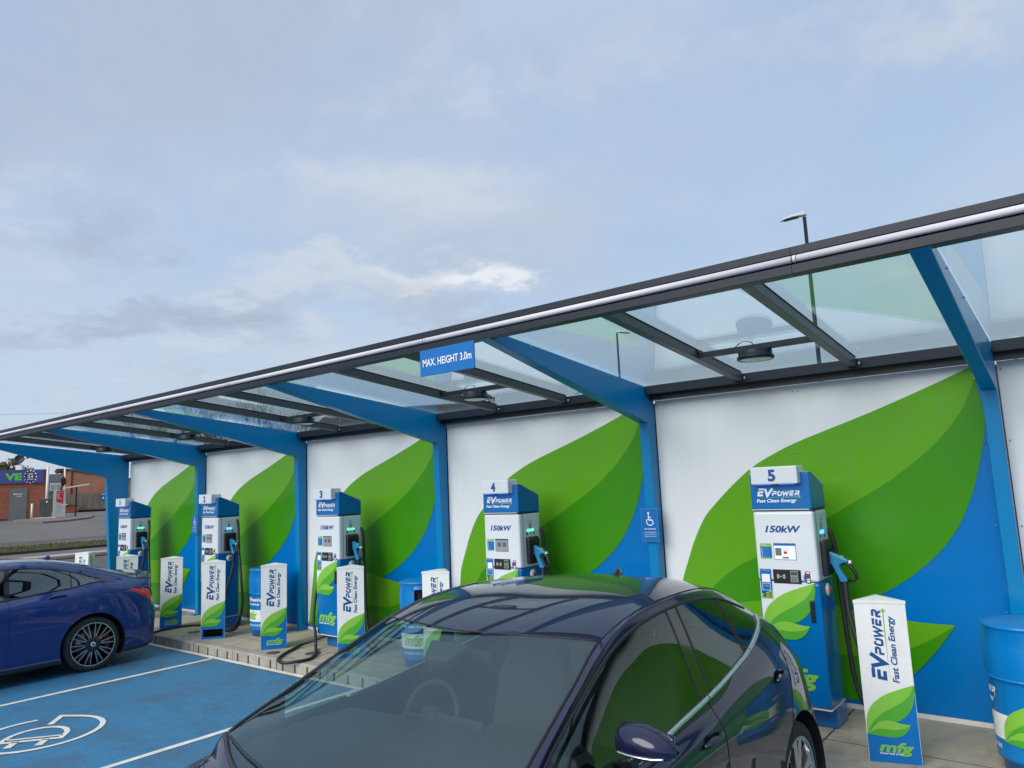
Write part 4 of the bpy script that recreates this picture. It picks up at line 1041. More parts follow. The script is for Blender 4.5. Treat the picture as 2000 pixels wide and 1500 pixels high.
# ================================================================ BINS
def bin_(x, y, deg, label, hood=0):
    o = empty('litter_bin', (x, y, Z0), R_(deg)); tag(o, label, 'bin', 'round blue litter bins on the island')
    r0, r1 = 0.236, 0.250
    mb = MB(); mb.lathe([(0, 0.0), (r0 - 0.02, 0.0), (r0 - 0.02, 0.08), (r0 + 0.012, 0.085), (r0 + 0.012, 0.10), (r0 + 0.008, 0.60), (r0 + 0.01, 0.605)], 'bin_blue', 48); mb.build('bin_body', o)
    # upper hood with the letter-box opening towards local -y
    mb = MB(); prof = [(r0 + 0.022, 0.60), (r0 + 0.024, 0.615), (r0 + 0.030, 0.80), (r1 + 0.0, 0.90), (r1 + 0.012, 0.925)]
    hq = R_(hood - deg); a0 = hq + 0.62; a1 = hq - 0.62 + 2 * PI
    mb.lathe(prof, 'bin_blue', 44, None, 'z', (a0, a1))
    mb.lathe([(r0 + 0.022, 0.60), (r0 + 0.024, 0.615), (r0 + 0.027, 0.735)], 'bin_blue', 12, None, 'z', (hq - 0.62, a0))
    mb.lathe([(r0 + 0.045, 0.86), (r1 + 0.0, 0.90), (r1 + 0.012, 0.925)], 'bin_blue', 12, None, 'z', (hq - 0.62, a0))
    mb.build('hood', o)
    mb = MB(); mb.lathe([(r0 - 0.02, 0.62), (r0 - 0.01, 0.9)], 'under', 32); mb.build('inner_liner', o)
    mb = MB(); mb.lathe([(r1 + 0.014, 0.918), (r1 + 0.018, 0.926), (r1 + 0.010, 0.938), (r1 - 0.05, 0.946), (0, 0.950)], 'bin_blue', 48); mb.build('lid', o)
    mb = MB(); mb.lathe([(r0 + 0.012, 0.585), (r0 + 0.029, 0.590), (r0 + 0.029, 0.600), (r0 + 0.024, 0.604)], 'bin_blue', 48); mb.build('rim_band', o)
    # wrap-round prints on the lower drum
    def wrap(mb_, f, k, dr):
        mbx = MB(); f(mbx)
        vs_ = []
        for p in mbx.v:
            rr = r0 + 0.0125 + dr + (-p.y)
            a = p.x / r0
            vs_.append((rr * math.cos(a), rr * math.sin(a), p.z))
        i0 = len(mb_.v); mb_.v += [Vector(q) for q in vs_]
        for fc, mi, sm in zip(mbx.f, mbx.m, mbx.sm):
            mb_.f.append([q + i0 for q in fc]); mb_.m.append(mb_.mi(mbx.mats[mi])); mb_.sm.append(True)
    def tess(f):
        # split long polygons by building them as fine strips
        return f
    mb = MB(); mb.lathe([(r0 + 0.0135, 0.21), (r0 + 0.0135, 0.37)], 'white_post', 48); mb.build('white_band', o)
    mb = MB(); mb2 = MB(); mb3 = MB()
    I = Matrix.Identity(4)
    for aa in (0.0, PI):
        xx = aa * r0
        wrap(mb, lambda q: logo(q, xx - 0.16, 0.43, 0.30, 0.12, 'white_text', I), None, 0.002)
        wrap(mb, lambda q: mfg(q, xx - 0.13, 0.235, 0.22, 0.12, I, small='ink'), None, 0.003)
        wrap(mb, lambda q: put_text(q, 'WE POWER THE FUTURE', xx - 0.16, 0.145, 0.32, 0.028, 'white_text', I, bold=0.015), None, 0.002)
    mb.build('lettering', o)
    def cyl_leaf(q, xx):
        A = [(xx + a * 1.15, 0.20 + b * 0.95) for a, b in sm2(LEAF_A_UP)]
        for up_c, lo_c, k, dd in ((LEAF_A_UP, LEAF_RIB[::-1], 'leaf_lime', 0.001), (LEAF_RIB[::-1], LEAF_A_RT[::-1], 'leaf_green', 0.001), (LEAF_B_UP, LEAF_B_RIB[::-1], 'leaf_lime', 0.002), (LEAF_B_RIB[::-1], LEAF_B_LO[::-1], 'leaf_green', 0.002)):
            U = sm2(up_c); Lw = sm2(lo_c); n = 22
            def samp(P, t):
                i = min(int(t * (len(P) - 1)), len(P) - 2); f = t * (len(P) - 1) - i
                return (P[i][0] * (1 - f) + P[i + 1][0] * f, P[i][1] * (1 - f) + P[i + 1][1] * f)
            v = []; f = []
            for i in range(n + 1):
                a = samp(U, i / n); b = samp(Lw, i / n)
                for j in range(7):
                    t = j / 6
                    v.append((xx + (a[0] * (1 - t) + b[0] * t) * 1.15, -dd, 0.20 + (a[1] * (1 - t) + b[1] * t) * 0.95))
            for i in range(n):
                for j in range(6): f.append((i * 7 + j, (i + 1) * 7 + j, (i + 1) * 7 + j + 1, i * 7 + j + 1))
            q.add(v, f, k)
    for aa in (0.84, 0.84 + PI):
        mb2 = MB(); wrap(mb2, lambda q: cyl_leaf(q, aa * r0), None, 0.003)
        mb2.build('leaf_print', o)
    return o
bin_(14.94, -0.74, -182, 'round blue litter bin with lime leaf print at the right edge, beyond the nearest bollard', hood=20)
bin_(9.10, -0.66, -66, 'round blue litter bin with its dark slot showing, beyond the dark navy car', hood=-28)
bin_(5.70, -0.50, -92, 'round blue litter bin beside charger 2, half hidden by a bollard', hood=60)


# ================================================================ CARS
def catmull(p0, p1, p2, p3, t):
    return 0.5 * ((2 * p1) + (p2 - p0) * t + (2 * p0 - 5 * p1 + 4 * p2 - p3) * t * t + (3 * p1 - p0 - 3 * p2 + p3) * t ** 3)
class CarSurf:
    """Half-body given by columns (nose to tail) of 8 points: centre, mid, rail, window top, belt, shoulder, door, sill."""
    def __init__(s, cols): s.c = [[Vector(p) for p in c] for c in cols]; s.n = len(cols); s.k = len(cols[0])
    def curve(s, j, t):
        i = min(int(t), s.n - 2); f = t - i
        g = lambda q: s.c[min(max(q, 0), s.n - 1)][j]
        return catmull(g(i - 1), g(i), g(i + 1), g(i + 2), f)
    def P(s, t, r, side=1):
        i = min(int(r), s.k - 2); f = r - i
        def g(q):
            if q < 0:
                a = s.curve(1, t); return Vector((-a.x, a.y, a.z))
            return s.curve(min(q, s.k - 1), t)
        p = catmull(g(i - 1), g(i), g(i + 1), g(i + 2), f)
        if i == 0 and f == 0: p.x = 0
        p.x = max(p.x, 0.0)
        return Vector((p.x * side, p.y, p.z))
    def nrm(s, t, r, side=1):
        e = 0.02
        a = s.P(min(t + e, s.n - 1.001), r, side) - s.P(max(t - e, 0), r, side)
        b = s.P(t, min(r + e, s.k - 1.001), side) - s.P(t, max(r - e, 0), side)
        n = a.cross(b) * (-side)
        n.normalize()
        return n if n.length > 0 else Vector((side, 0, 0))

def build_car(root, cols, knots, wheels, tagf, paint, glassmap, tr, xc):
    """knots: extra column parameters to insert; wheels: [(y,z,r)]; tagf(t, r) -> part name or None"""
    cs = CarSurf(cols)
    sub = 9
    ts = sorted(set([round(i + j / sub, 4) for i in range(cs.n - 1) for j in range(sub)] + [cs.n - 1.0] + knots))
    # drop near-duplicates
    q = [ts[0]]
    for t in ts[1:]:
        if t - q[-1] > 0.02 or t in knots:
            if t in knots and t - q[-1] <= 0.02 and q[-1] not in knots: q[-1] = t
            elif t - q[-1] > 1e-4: q.append(t)
    ts = q
    rs = []
    for band, fr in enumerate([[0, .25, .5, .75], [0, .25, .5, .75], [0, .2, .4, .6, .8, 0.93], [0, .05, .25, .5, .75, .95], [0, .06, .2, .4, .6, .8], [i / 8 for i in range(8)], [i / 10 for i in range(10)]]):
        rs += [band + f for f in fr]
    rs.append(7.0)
    rows = [(-1, r) for r in rs[::-1]][:-1] + [(1, r) for r in rs]
    nr = len(rows); nt = len(ts)
    V = [cs.P(t, r, sd_) for t in ts for sd_, r in rows]
    faces = []; names = []
    for i in range(nt - 1):
        for j in range(nr - 1):
            r = (rows[j][1] + rows[j + 1][1]) / 2; t = (ts[i] + ts[i + 1]) / 2; side = 1 if j >= (nr - 1) / 2 else -1
            if rows[j][0] == -1 and rows[j + 1][0] == 1 and rows[j + 1][1] == 0: side = -1
            faces.append((i * nr + j, i * nr + j + 1, (i + 1) * nr + j + 1, (i + 1) * nr + j)); names.append((tagf(t, r), side))
    # wheel arches
    keep = []; cutv = set(); keptv = set()
    for f, nm in zip(faces, names):
        c = sum((V[a] for a in f), Vector()) / 4
        inside = False
        if abs(c.x) > 0.62 and nm[0] in ('body', 'sill_trim'):
            for wy, wz, wr in wheels:
                if (c.y - wy) ** 2 + (c.z - wz) ** 2 < wr * wr: inside = wr, wy, wz
        if inside: cutv |= {(a, inside) for a in f}
        else: keep.append((f, nm)); keptv |= set(f)
    for a, (wr, wy, wz) in cutv:
        if a in keptv:
            d = Vector((0, V[a].y - wy, V[a].z - wz))
            if d.length > 1e-4:
                d = d.normalized() * wr; V[a] = Vector((V[a].x, wy + d.y, wz + d.z))
    full = bpy.data.meshes.new('full'); full.from_pydata([tuple(v) for v in V], [], [k[0] for k in keep]); full.update()
    nrm = [v.normal.copy() for v in full.vertices]
    mid = cs.P(cs.n / 2, 0) ; flip = -1 if nrm[(nt // 2) * nr + nr // 2].z < 0 else 1
    groups = {}
    for f, nm in keep:
        key = nm if nm[0] in ('front_window', 'rear_window_side', 'quarter_window', 'window_frame', 'sill_trim') else (nm[0], 0)
        groups.setdefault(key, []).append(f)
    out = {}
    for (nm, side), fs in groups.items():
        ids = sorted({a for f in fs for a in f}); mp = {a: i for i, a in enumerate(ids)}
        me = bpy.data.meshes.new(nm)
        me.from_pydata([tuple(V[a]) for a in ids], [], [tuple(mp[a] for a in (f if flip > 0 else f[::-1])) for f in fs])
        me.materials.append(M[glassmap.get(nm, paint)])
        for p in me.polygons: p.use_smooth = True
        me.update()
        me.normals_split_custom_set_from_vertices([nrm[a] * flip for a in ids])
        oname = {'front_window': 'side_window', 'rear_window_side': 'side_window', 'quarter_window': 'side_window'}.get(nm, nm)
        ob = link_obj(oname, me, root)
        out[(nm, side)] = ob
    bpy.data.meshes.remove(full)
    return cs, out

def seam(root, cs, pts, w=0.0028, name='panel_gap', k='under', off=0.0, side=1, parent=None, seg=6, n=10):
    """pts = [(t, r)] on the surface, drawn as a fine tube half sunk into it"""
    P = []
    for (t0, r0), (t1, r1) in zip(pts, pts[1:]):
        for i in range(n):
            f = i / n; t = t0 + (t1 - t0) * f; r = r0 + (r1 - r0) * f
            P.append(cs.P(t, r, side) + cs.nrm(t, r, side) * off)
    P.append(cs.P(*pts[-1], side) + cs.nrm(*pts[-1], side) * off)
    mb = MB(); mb.tube(P, w, k, seg); return mb.build(name, parent or root)

def wheel(root, x, y, z, R, rr, wd, style, side):
    """tyre and rim; side = +1 outer face towards +x"""
    T = Matrix.Translation((x, y, z)) @ (Matrix.Identity(4) if side > 0 else Matrix.Rotation(PI, 4, 'Z'))
    mb = MB()
    w = wd
    prof = [(rr - 0.008, -w), (rr + 0.012, -w - 0.004), (R - 0.045, -w - 0.006), (R - 0.012, -w + 0.006), (R, -w + 0.035), (R + 0.001, -w * 0.3), (R + 0.001, -w / 2 + 0.01), (R, -0.035), (R - 0.012, -0.006), (R - 0.045, 0.006), (rr + 0.012, 0.004), (rr - 0.008, -0.003)]
    mb.lathe(prof, 'tyre', 64, T, axis='x')
    # tread grooves
    tyre = mb.build('tyre', root)
    mb = MB()
    for gx_ in (-w * 0.3, -w * 0.5, -w * 0.7):
        mb.lathe([(R + 0.0015, gx_ - 0.004), (R + 0.0018, gx_), (R + 0.0015, gx_ + 0.004)], 'under', 48, T, axis='x')
    mb.build('tread_groove', tyre)
    wh = empty('wheel'); wh.parent = root
    tyre.parent = wh
    mb = MB()
    mb.lathe([(rr + 0.004, 0.004), (rr - 0.004, 0.007), (rr - 0.012, 0.002), (rr - 0.014, -0.03), (rr - 0.03, -0.07), (rr - 0.035, -w + 0.01)], 'alloy' if style != 'bmw' else 'gloss_black', 64, T, axis='x')
    def blade(a0, w0, a1, w1, r0, r1, k, d0, d1, th):
        # flat spoke blade between polar directions
        c0 = Vector((d0, r0 * math.cos(a0), r0 * math.sin(a0))); c1 = Vector((d1, r1 * math.cos(a1), r1 * math.sin(a1)))
        t = (c1 - c0).normalized(); n = Vector((1, 0, 0)).cross(t).normalized()
        v = [c0 + n * w0 / 2, c0 - n * w0 / 2, c1 - n * w1 / 2, c1 + n * w1 / 2]
        b = [p - Vector((th, 0, 0)) for p in v]
        mb.add(v + b, [(0, 1, 2, 3), (7, 6, 5, 4), (0, 4, 5, 1), (1, 5, 6, 2), (2, 6, 7, 3), (3, 7, 4, 0)], k, T)
    if style == 'bmw':
        n = 10
        for i in range(n):
            a = 2 * PI * i / n + 0.08
            g = 0.115
            # wide black fork with bright edges
            blade(a - 0.05, 0.03, a - g, 0.03, 0.06, rr - 0.014, 'gloss_black', 0.004, -0.002, 0.03)
            blade(a + 0.05, 0.03, a + g, 0.03, 0.06, rr - 0.014, 'gloss_black', 0.004, -0.002, 0.03)
            blade(a - 0.09, 0.010, a - g - 0.022, 0.006, 0.095, rr - 0.012, 'alloy', 0.0075, 0.0015, 0.004)
            blade(a + 0.09, 0.010, a + g + 0.022, 0.006, 0.095, rr - 0.012, 'alloy', 0.0075, 0.0015, 0.004)
            blade(a - g - 0.03, 0.006, a + g + 0.03, 0.006, rr - 0.011, rr - 0.011, 'alloy', 0.0055, 0.0055, 0.004)
        mb.lathe([(rr - 0.004, 0.0072), (rr - 0.009, 0.0078), (rr - 0.014, 0.006)], 'alloy', 64, T, axis='x')
        mb.lathe([(0.085, -0.02), (0.082, 0.0), (0.05, 0.006), (0.045, 0.0), (0.036, 0.0), (0.034, 0.008), (0, 0.010)], 'gloss_black', 32, T, axis='x')
        mb.lathe([(0.028, 0.0105), (0.026, 0.012), (0.0, 0.0125)], 'white_text', 24, T, axis='x')
        mb.lathe([(0.018, 0.0128), (0.0, 0.0132)], 'navy_text', 24, T, axis='x')
    else:
        n = 5
        for i in range(n):
            a = 2 * PI * i / n + 0.25
            for g in (-0.17, 0.17):
                blade(a + g * 1.1, 0.038, a + g, 0.058, 0.055, rr - 0.012, 'alloy', -0.004, -0.002, 0.03)
            blade(a + PI / n, 0.012, a + PI / n, 0.020, 0.07, rr - 0.014, 'gloss_black', -0.02, -0.012, 0.02)
        mb.lathe([(0.075, -0.03), (0.072, -0.006), (0.045, 0.0), (0.034, -0.004), (0.032, 0.004), (0, 0.006)], 'alloy', 32, T, axis='x')
    mb.build('rim', wh)
    mb = MB(); mb.lathe([(rr - 0.06, -0.10), (rr - 0.06, -0.088), (0.05, -0.088)], 'disc', 40, T, axis='x')
    mb.lathe([(rr - 0.03, -w + 0.012), (0, -w + 0.012)], 'under', 40, T, axis='x')
    mb.build('brake_disc', wh)
    mb = MB()
    vs_ = []
    for a in [R_(150 + t * 9) for t in range(9)]:
        for r_ in (rr - 0.10, rr - 0.045):
            for xx in (-0.078, -0.05): vs_.append((xx, r_ * math.cos(a) * -1, r_ * math.sin(a)))
    fs = []
    for i in range(8):
        b = i * 4
        fs += [(b + 1, b + 3, b + 7, b + 5), (b, b + 4, b + 6, b + 2), (b + 2, b + 6, b + 7, b + 3), (b, b + 1, b + 5, b + 4)]
    mb.add(vs_, fs, 'brake_red' if style == 'bmw' else 'black', T)
    mb.build('brake_caliper', wh)
    return wh

def arch_liner(root, xc, hw, wheels):
    for wy, wz, wr in wheels:
        for sd_ in (1, -1):
            mb = MB()
            T = Matrix.Translation((sd_ * (hw - 0.02), wy, wz)) @ (Matrix.Identity(4) if sd_ > 0 else Matrix.Rotation(PI, 4, 'Z'))
            mb.lathe([(wr + 0.001, 0.012), (wr + 0.004, 0.0), (wr + 0.01, -0.30), (0.0, -0.30)], 'under', 48, T, axis='x', arc=(-0.5, PI + 0.5))
            mb.build('wheel_arch_liner', root)

def chair_seat(root, x, y, z, w=0.50, d=0.48, h=0.66):
    o = empty('seat'); o.parent = root
    mb = MB(); mb.box((x - w / 2, y - d / 2, z - 0.08), (x + w / 2, y + d / 2, z + 0.08), 'seat'); mb.build('seat_cushion', o, bevel=0.05, seg=3)
    mb = MB()
    T = Matrix.Translation((x, y + d / 2 - 0.02, z)) @ Matrix.Rotation(R_(-18), 4, 'X')
    prof = [(-w / 2, 0.0), (w / 2, 0.0), (w / 2 + 0.01, h * 0.5), (w / 2 - 0.07, h * 0.9), (w / 2 - 0.13, h), (-w / 2 + 0.13, h), (-w / 2 + 0.07, h * 0.9), (-w / 2 - 0.01, h * 0.5)]
    mb.prism(prof, -0.06, 0.07, 'seat', T); mb.build('seat_back', o, bevel=0.035, seg=3, fix='closed')
    mb = MB(); T2 = T @ Matrix.Translation((0, 0, h + 0.04))
    mb.prism([(-0.12, 0), (0.12, 0), (0.13, 0.10), (0.10, 0.18), (-0.10, 0.18), (-0.13, 0.10)], -0.045, 0.05, 'seat', T2); mb.build('headrest', o, bevel=0.03, seg=3, fix='closed')
    mb = MB(); mb.tube([T @ Vector((-0.05, 0, h - 0.02)), T2 @ Vector((-0.05, 0, 0.03))], 0.006, 'screw', 6); mb.tube([T @ Vector((0.05, 0, h - 0.02)), T2 @ Vector((0.05, 0, 0.03))], 0.006, 'screw', 6); mb.build('headrest_rod', o)
    return o

def underbody(root, pts, zlow, ztop):
    mb = MB(); mb.prism(pts, zlow, ztop, 'under', axes='xy'); return mb.build('underbody', root, fix='closed')

# ---------------------------------------------------------------- near car: dark navy coupe-backed crossover (nose to -y)
XC = 12.95
car = empty('parked_car', (XC, -2.35, 0.0)); tag(car, 'dark navy coupe backed car with chrome window strip, windscreen towards the camera', 'car', 'cars parked in the charging bays')
YO = 2.35          # local y = world y + YO
def c_(*p):
    return [(a + 0.065 * min(a / 0.6, 1) - 0.02 * min(max((b + 2.3) / 0.4, 0), 1) * min(a, 1), b + YO - 0.085 * min(max((b + 2.15) / 0.35, 0), 1), c) for a, b, c in p]
NC = [
 c_((0, -5.70, .20), (.40, -5.68, .20), (.60, -5.60, .20), (.69, -5.55, .20), (.76, -5.49, .20), (.82, -5.40, .20), (.86, -5.30, .20), (.87, -5.22, .19)),
 c_((0, -5.76, .50), (.40, -5.74, .50), (.61, -5.66, .49), (.70, -5.60, .48), (.78, -5.53, .46), (.85, -5.42, .42), (.885, -5.3, .33), (.89, -5.18, .20)),
 c_((0, -5.69, .74), (.40, -5.67, .735), (.61, -5.59, .72), (.70, -5.53, .71), (.79, -5.44, .68), (.865, -5.32, .62), (.905, -5.22, .45), (.905, -5.1, .20)),
 c_((0, -5.48, .88), (.40, -5.45, .88), (.62, -5.38, .875), (.71, -5.33, .87), (.80, -5.24, .86), (.885, -5.14, .80), (.925, -5.06, .5), (.92, -4.95, .20)),
 c_((0, -5.17, .945), (.40, -5.13, .945), (.68, -5.02, .94), (.75, -4.98, .94), (.82, -4.92, .935), (.905, -4.86, .865), (.93, -4.75, .5), (.92, -4.7, .20)),
 c_((0, -5.10, .985), (.40, -5.04, .99), (.757, -4.87, 1.025), (.80, -4.82, 1.00), (.845, -4.74, .955), (.91, -4.66, .84), (.93, -4.55, .5), (.92, -4.5, .20)),
 c_((0, -4.80, 1.145), (.38, -4.75, 1.15), (.71, -4.55, 1.165), (.748, -4.52, 1.145), (.855, -4.46, .975), (.915, -4.42, .86), (.93, -4.35, .5), (.92, -4.3, .20)),
 c_((0, -4.46, 1.305), (.35, -4.41, 1.305), (.663, -4.24, 1.30), (.70, -4.20, 1.28), (.85, -4.20, .985), (.92, -4.15, .87), (.93, -4.1, .5), (.92, -4.05, .20)),
 c_((0, -4.13, 1.438), (.33, -4.08, 1.440), (.615, -3.955, 1.418), (.668, -3.92, 1.388), (.84, -3.93, 1.00), (.92, -3.9, .88), (.93, -3.85, .5), (.92, -3.8, .20)),
 c_((0, -3.68, 1.522), (.32, -3.66, 1.519), (.60, -3.62, 1.490), (.660, -3.62, 1.450), (.835, -3.64, 1.032), (.92, -3.62, .89), (.93, -3.6, .5), (.92, -3.58, .20)),
 c_((0, -3.20, 1.548), (.32, -3.19, 1.544), (.59, -3.18, 1.512), (.655, -3.18, 1.472), (.83, -3.20, 1.085), (.92, -3.2, .905), (.93, -3.2, .5), (.92, -3.2, .20)),
 c_((0, -2.72, 1.530), (.31, -2.72, 1.524), (.575, -2.74, 1.486), (.648, -2.76, 1.432), (.805, -2.76, 1.155), (.918, -2.76, .93), (.93, -2.76, .5), (.92, -2.76, .20)),
 c_((0, -2.36, 1.465), (.30, -2.36, 1.456), (.555, -2.42, 1.405), (.655, -2.42, 1.332), (.765, -2.42, 1.225), (.905, -2.46, .955), (.93, -2.5, .5), (.92, -2.5, .20)),
 c_((0, -2.10, 1.370), (.30, -2.11, 1.358), (.55, -2.18, 1.300), (.672, -2.16, 1.235), (.76, -2.15, 1.175), (.885, -2.22, .965), (.925, -2.2, .5), (.915, -2.2, .20)),
 c_((0, -1.90, 1.255), (.32, -1.91, 1.245), (.57, -1.97, 1.205), (.69, -2.03, 1.140), (.765, -2.03, 1.085), (.865, -2.02, .945), (.915, -2.0, .5), (.905, -2.0, .20)),
 c_((0, -1.76, 1.150), (.38, -1.77, 1.140), (.60, -1.82, 1.105), (.71, -1.88, 1.060), (.775, -1.89, 1.005), (.845, -1.89, .90), (.90, -1.86, .5), (.89, -1.86, .20)),
 c_((0, -1.69, 1.080), (.38, -1.70, 1.065), (.60, -1.75, 1.035), (.71, -1.81, 0.985), (.770, -1.82, .92), (.830, -1.82, .82), (.885, -1.80, .5), (.87, -1.80, .20)),
 c_((0, -1.64, .85), (.38, -1.65, .84), (.60, -1.69, .82), (.70, -1.735, .79), (.76, -1.765, .74), (.81, -1.775, .66), (.85, -1.77, .45), (.84, -1.77, .20)),
 c_((0, -1.60, .55), (.38, -1.61, .55), (.58, -1.65, .54), (.68, -1.69, .53), (.74, -1.725, .50), (.785, -1.74, .44), (.82, -1.75, .33), (.82, -1.75, .20)),
 c_((0, -1.64, .22), (.38, -1.65, .22), (.56, -1.68, .22), (.66, -1.71, .22), (.72, -1.735, .215), (.76, -1.745, .21), (.79, -1.75, .205), (.79, -1.75, .20)),
]
# columns: 5 cowl, 8 screen top, B pillar t~9.58..9.72, C pillar t~10.86..10.93, window end 12
def near_tag(t, r):
    if r < 2 and 5.06 < t < 7.97: return 'windscreen'
    if r < 1.86 and 12.05 < t < 14.75: return 'rear_screen'
    if 2 < r < 2.05 and 5 < t < 8: return 'body'
    if 3 < r < 4 and 5.2 < t < 12.2:
        v = r - 3
        if v < 0.05 or v > 0.95: return 'window_frame'
        if 5.9 < t < 9.52: return 'front_window'
        if 9.76 < t < 10.93: return 'rear_window_side'
        if 11.0 < t < 12.0: return 'quarter_window'
        return 'window_frame'
    if r > 6.8 and t > 1: return 'sill_trim'
    return 'body'
W_NEAR = [(-4.93 + YO, 0.345, 0.395), (-2.345 + YO, 0.345, 0.405)]
gm = {'windscreen': 'windscreen', 'rear_screen': 'privacy', 'front_window': 'side_glass', 'rear_window_side': 'side_glass', 'quarter_window': 'side_glass', 'window_frame': 'gloss_black', 'sill_trim': 'black'}
cs, parts = build_car(car, NC, [5.06, 7.97, 9.52, 9.76, 10.93, 11.0, 12.0, 5.9, 12.05, 14.75], W_NEAR, near_tag, 'navy', gm, None, XC)
arch_liner(car, XC, 0.985, W_NEAR)
for wy, wz, _ in W_NEAR:
    for sd_ in (1, -1):
        wheel(car, sd_ * 0.955, wy, wz, 0.345, 0.258, 0.215, 'five', sd_)
underbody(car, [(-.62, -3.3), (.62, -3.3), (.62, -2.2 + .0), (.84, -2.05), (.84, -.55), (.62, -.45), (.62, .5), (-.62, .5), (-.62, -.45), (-.84, -.55), (-.84, -2.05), (-.62, -2.2)], 0.16, 0.30)
# seams
for sd_ in (1, -1):
    seam(car, cs, [(6.55, 4.02), (6.35, 5.0), (6.5, 6.0), (6.7, 6.85)], side=sd_)
    seam(car, cs, [(9.63, 4.03), (9.6, 5), (9.55, 6), (9.5, 6.85)], side=sd_)
    seam(car, cs, [(12.0, 4.03), (12.35, 4.5), (12.3, 5.0), (12.0, 5.5), (11.6, 5.9)], side=sd_)
    seam(car, cs, [(8.02, 2.02), (9, 2.06), (10, 2.08), (11, 2.05), (12, 1.98), (12.8, 1.93)], side=sd_, w=0.0035, name='roof_ditch')
    seam(car, cs, [(5.1, 1.995), (6, 2.0), (7, 2.0), (7.97, 2.0)], side=sd_, w=0.007, name='screen_seal', k='seal', off=0.0)
    seam(car, cs, [(5.3, 3.0), (6, 3.0), (7, 3.0), (8, 3.0), (9, 3), (10, 3), (11, 3), (12.1, 3.0)], side=sd_, w=0.008, name='window_seal', k='seal', off=0.001, n=14)
    for tt_ in (9.52, 9.76, 10.93, 11.0):
        seam(car, cs, [(tt_, 3.02), (tt_, 3.5), (tt_, 3.97)], side=sd_, w=0.0045, name='pillar_edge', k='seal', off=0.001)
    # bright strip along the belt, kicking up at the rear pillar
    mb = MB(); P = []
    for t, r in [(7.4, 4.0), (8, 4.0), (8.5, 4.0), (9, 4.0), (9.5, 4.0), (10, 4.0), (10.5, 4.0), (11, 4.0), (11.4, 4.0), (11.75, 3.97), (12.0, 3.86), (12.13, 3.65), (12.2, 3.45)]:
        P.append(cs.P(t, r, sd_) + cs.nrm(t, r, sd_) * 0.004)
    P = cr(P, 4)
    mb.tube(P, 0.012, 'chrome', 10, rs=[0.013] * (len(P) - 6) + [0.012, 0.011, 0.009, 0.007, 0.005, 0.002]); st = mb.build('chrome_strip', car)
    mb = MB()
    for t in (9.63, 11.05):
        p = cs.P(t, 4.0, sd_); n = cs.nrm(t, 4.0, sd_)
        mb.tube([p + n * 0.004 + Vector((0, -0.0015, 0)), p + n * 0.004 + Vector((0, 0.0015, 0))], 0.0145, 'under', 10)
    mb.build('strip_joint', st)
    # handles
    for (t, r) in ((9.05, 4.86), (11.4, 4.87)):
        p = cs.P(t, r, sd_); q = cs.P(t + 0.42, r - 0.02, sd_); n = cs.nrm(t, r, sd_)
        mb = MB(); mid = (p + q) / 2
        mb.tube(cr([p + n * 0.004, p + n * 0.026 + (q - p) * 0.12, mid + n * 0.032, q + n * 0.026 - (q - p) * 0.12, q + n * 0.004], 4), 0.012, 'navy', 10)
        h = mb.build('door_handle', car)
        mb = MB(); T = Matrix.Translation(mid - n * 0.006)
        rot = Matrix((( (q - p).normalized()), (Vector((0, 0, 1))), n)).transposed().to_4x4(); T = T @ rot
        mb.lathe([(0.0, 0.0095), (0.045, 0.0092), (0.055, 0.0075)], 'gloss_black', 24, T @ Matrix.Diagonal((1.15, 0.62, 1, 1)))
        mb.tube([p + n * 0.016 + (q - p) * 0.1, mid + n * 0.040, q + n * 0.016 - (q - p) * 0.1], 0.0035, 'chrome', 6)
        mb.build('handle_recess', h)
# bonnet shut line, cowl panel, wipers
for sd_ in (1, -1):
    seam(car, cs, [(1.9, 2.2), (3, 2.3), (4, 2.35), (4.8, 2.5)], side=sd_)
seam(car, cs, [(5.0, 0.001), (5.0, 1), (5.0, 2)], w=0.012, name='cowl_seal', k='black', off=0.0); seam(car, cs, [(5.0, 0.001), (5.0, 1), (5.0, 2)], w=0.012, name='cowl_seal', k='black', side=-1)
def wiper(x0, x1, sx):
    P = []
    for i in range(9):
        x = x0 + (x1 - x0) * i / 8; r = 2 * abs(x) / 0.74; t = 5.10 + 0.16 * math.sin(PI * min(i / 8, 0.9))
        s_ = 1 if x >= 0 else -1
        P.append(cs.P(t, min(r, 1.9), s_) + cs.nrm(t, min(r, 1.9), s_) * 0.014)
    mb = MB(); mb.tube(P, 0.007, 'black', 8); return mb.build('wiper', car)
wiper(-0.62, 0.02, -1); wiper(0.06, 0.62, 1)
# headlining edge + screen top seal
for sd_ in (1, -1):
    seam(car, cs, [(7.99, 0.001), (7.99, 1), (7.99, 1.95)], w=0.004, name='screen_seal', k='seal', side=sd_)
    seam(car, cs, [(14.85, 0.001), (14.85, 1.0), (14.85, 2.0)], w=0.004, side=sd_)
    seam(car, cs, [(12.02, 0.001), (12.02, 1.0), (12.02, 1.85)], w=0.004, side=sd_)
# spoiler lip
mb = MB(); P = []
for s_, r in [(-1, 2.6), (-1, 2.0), (-1, 1.2), (-1, .5), (1, 0.0), (1, .5), (1, 1.2), (1, 2.0), (1, 2.6)]:
    P.append(cs.P(14.95, r, s_) + Vector((0, 0.005, 0.010)))
mb.tube(cr(P, 5), 0.017, 'navy', 10); mb.build('spoiler', car)
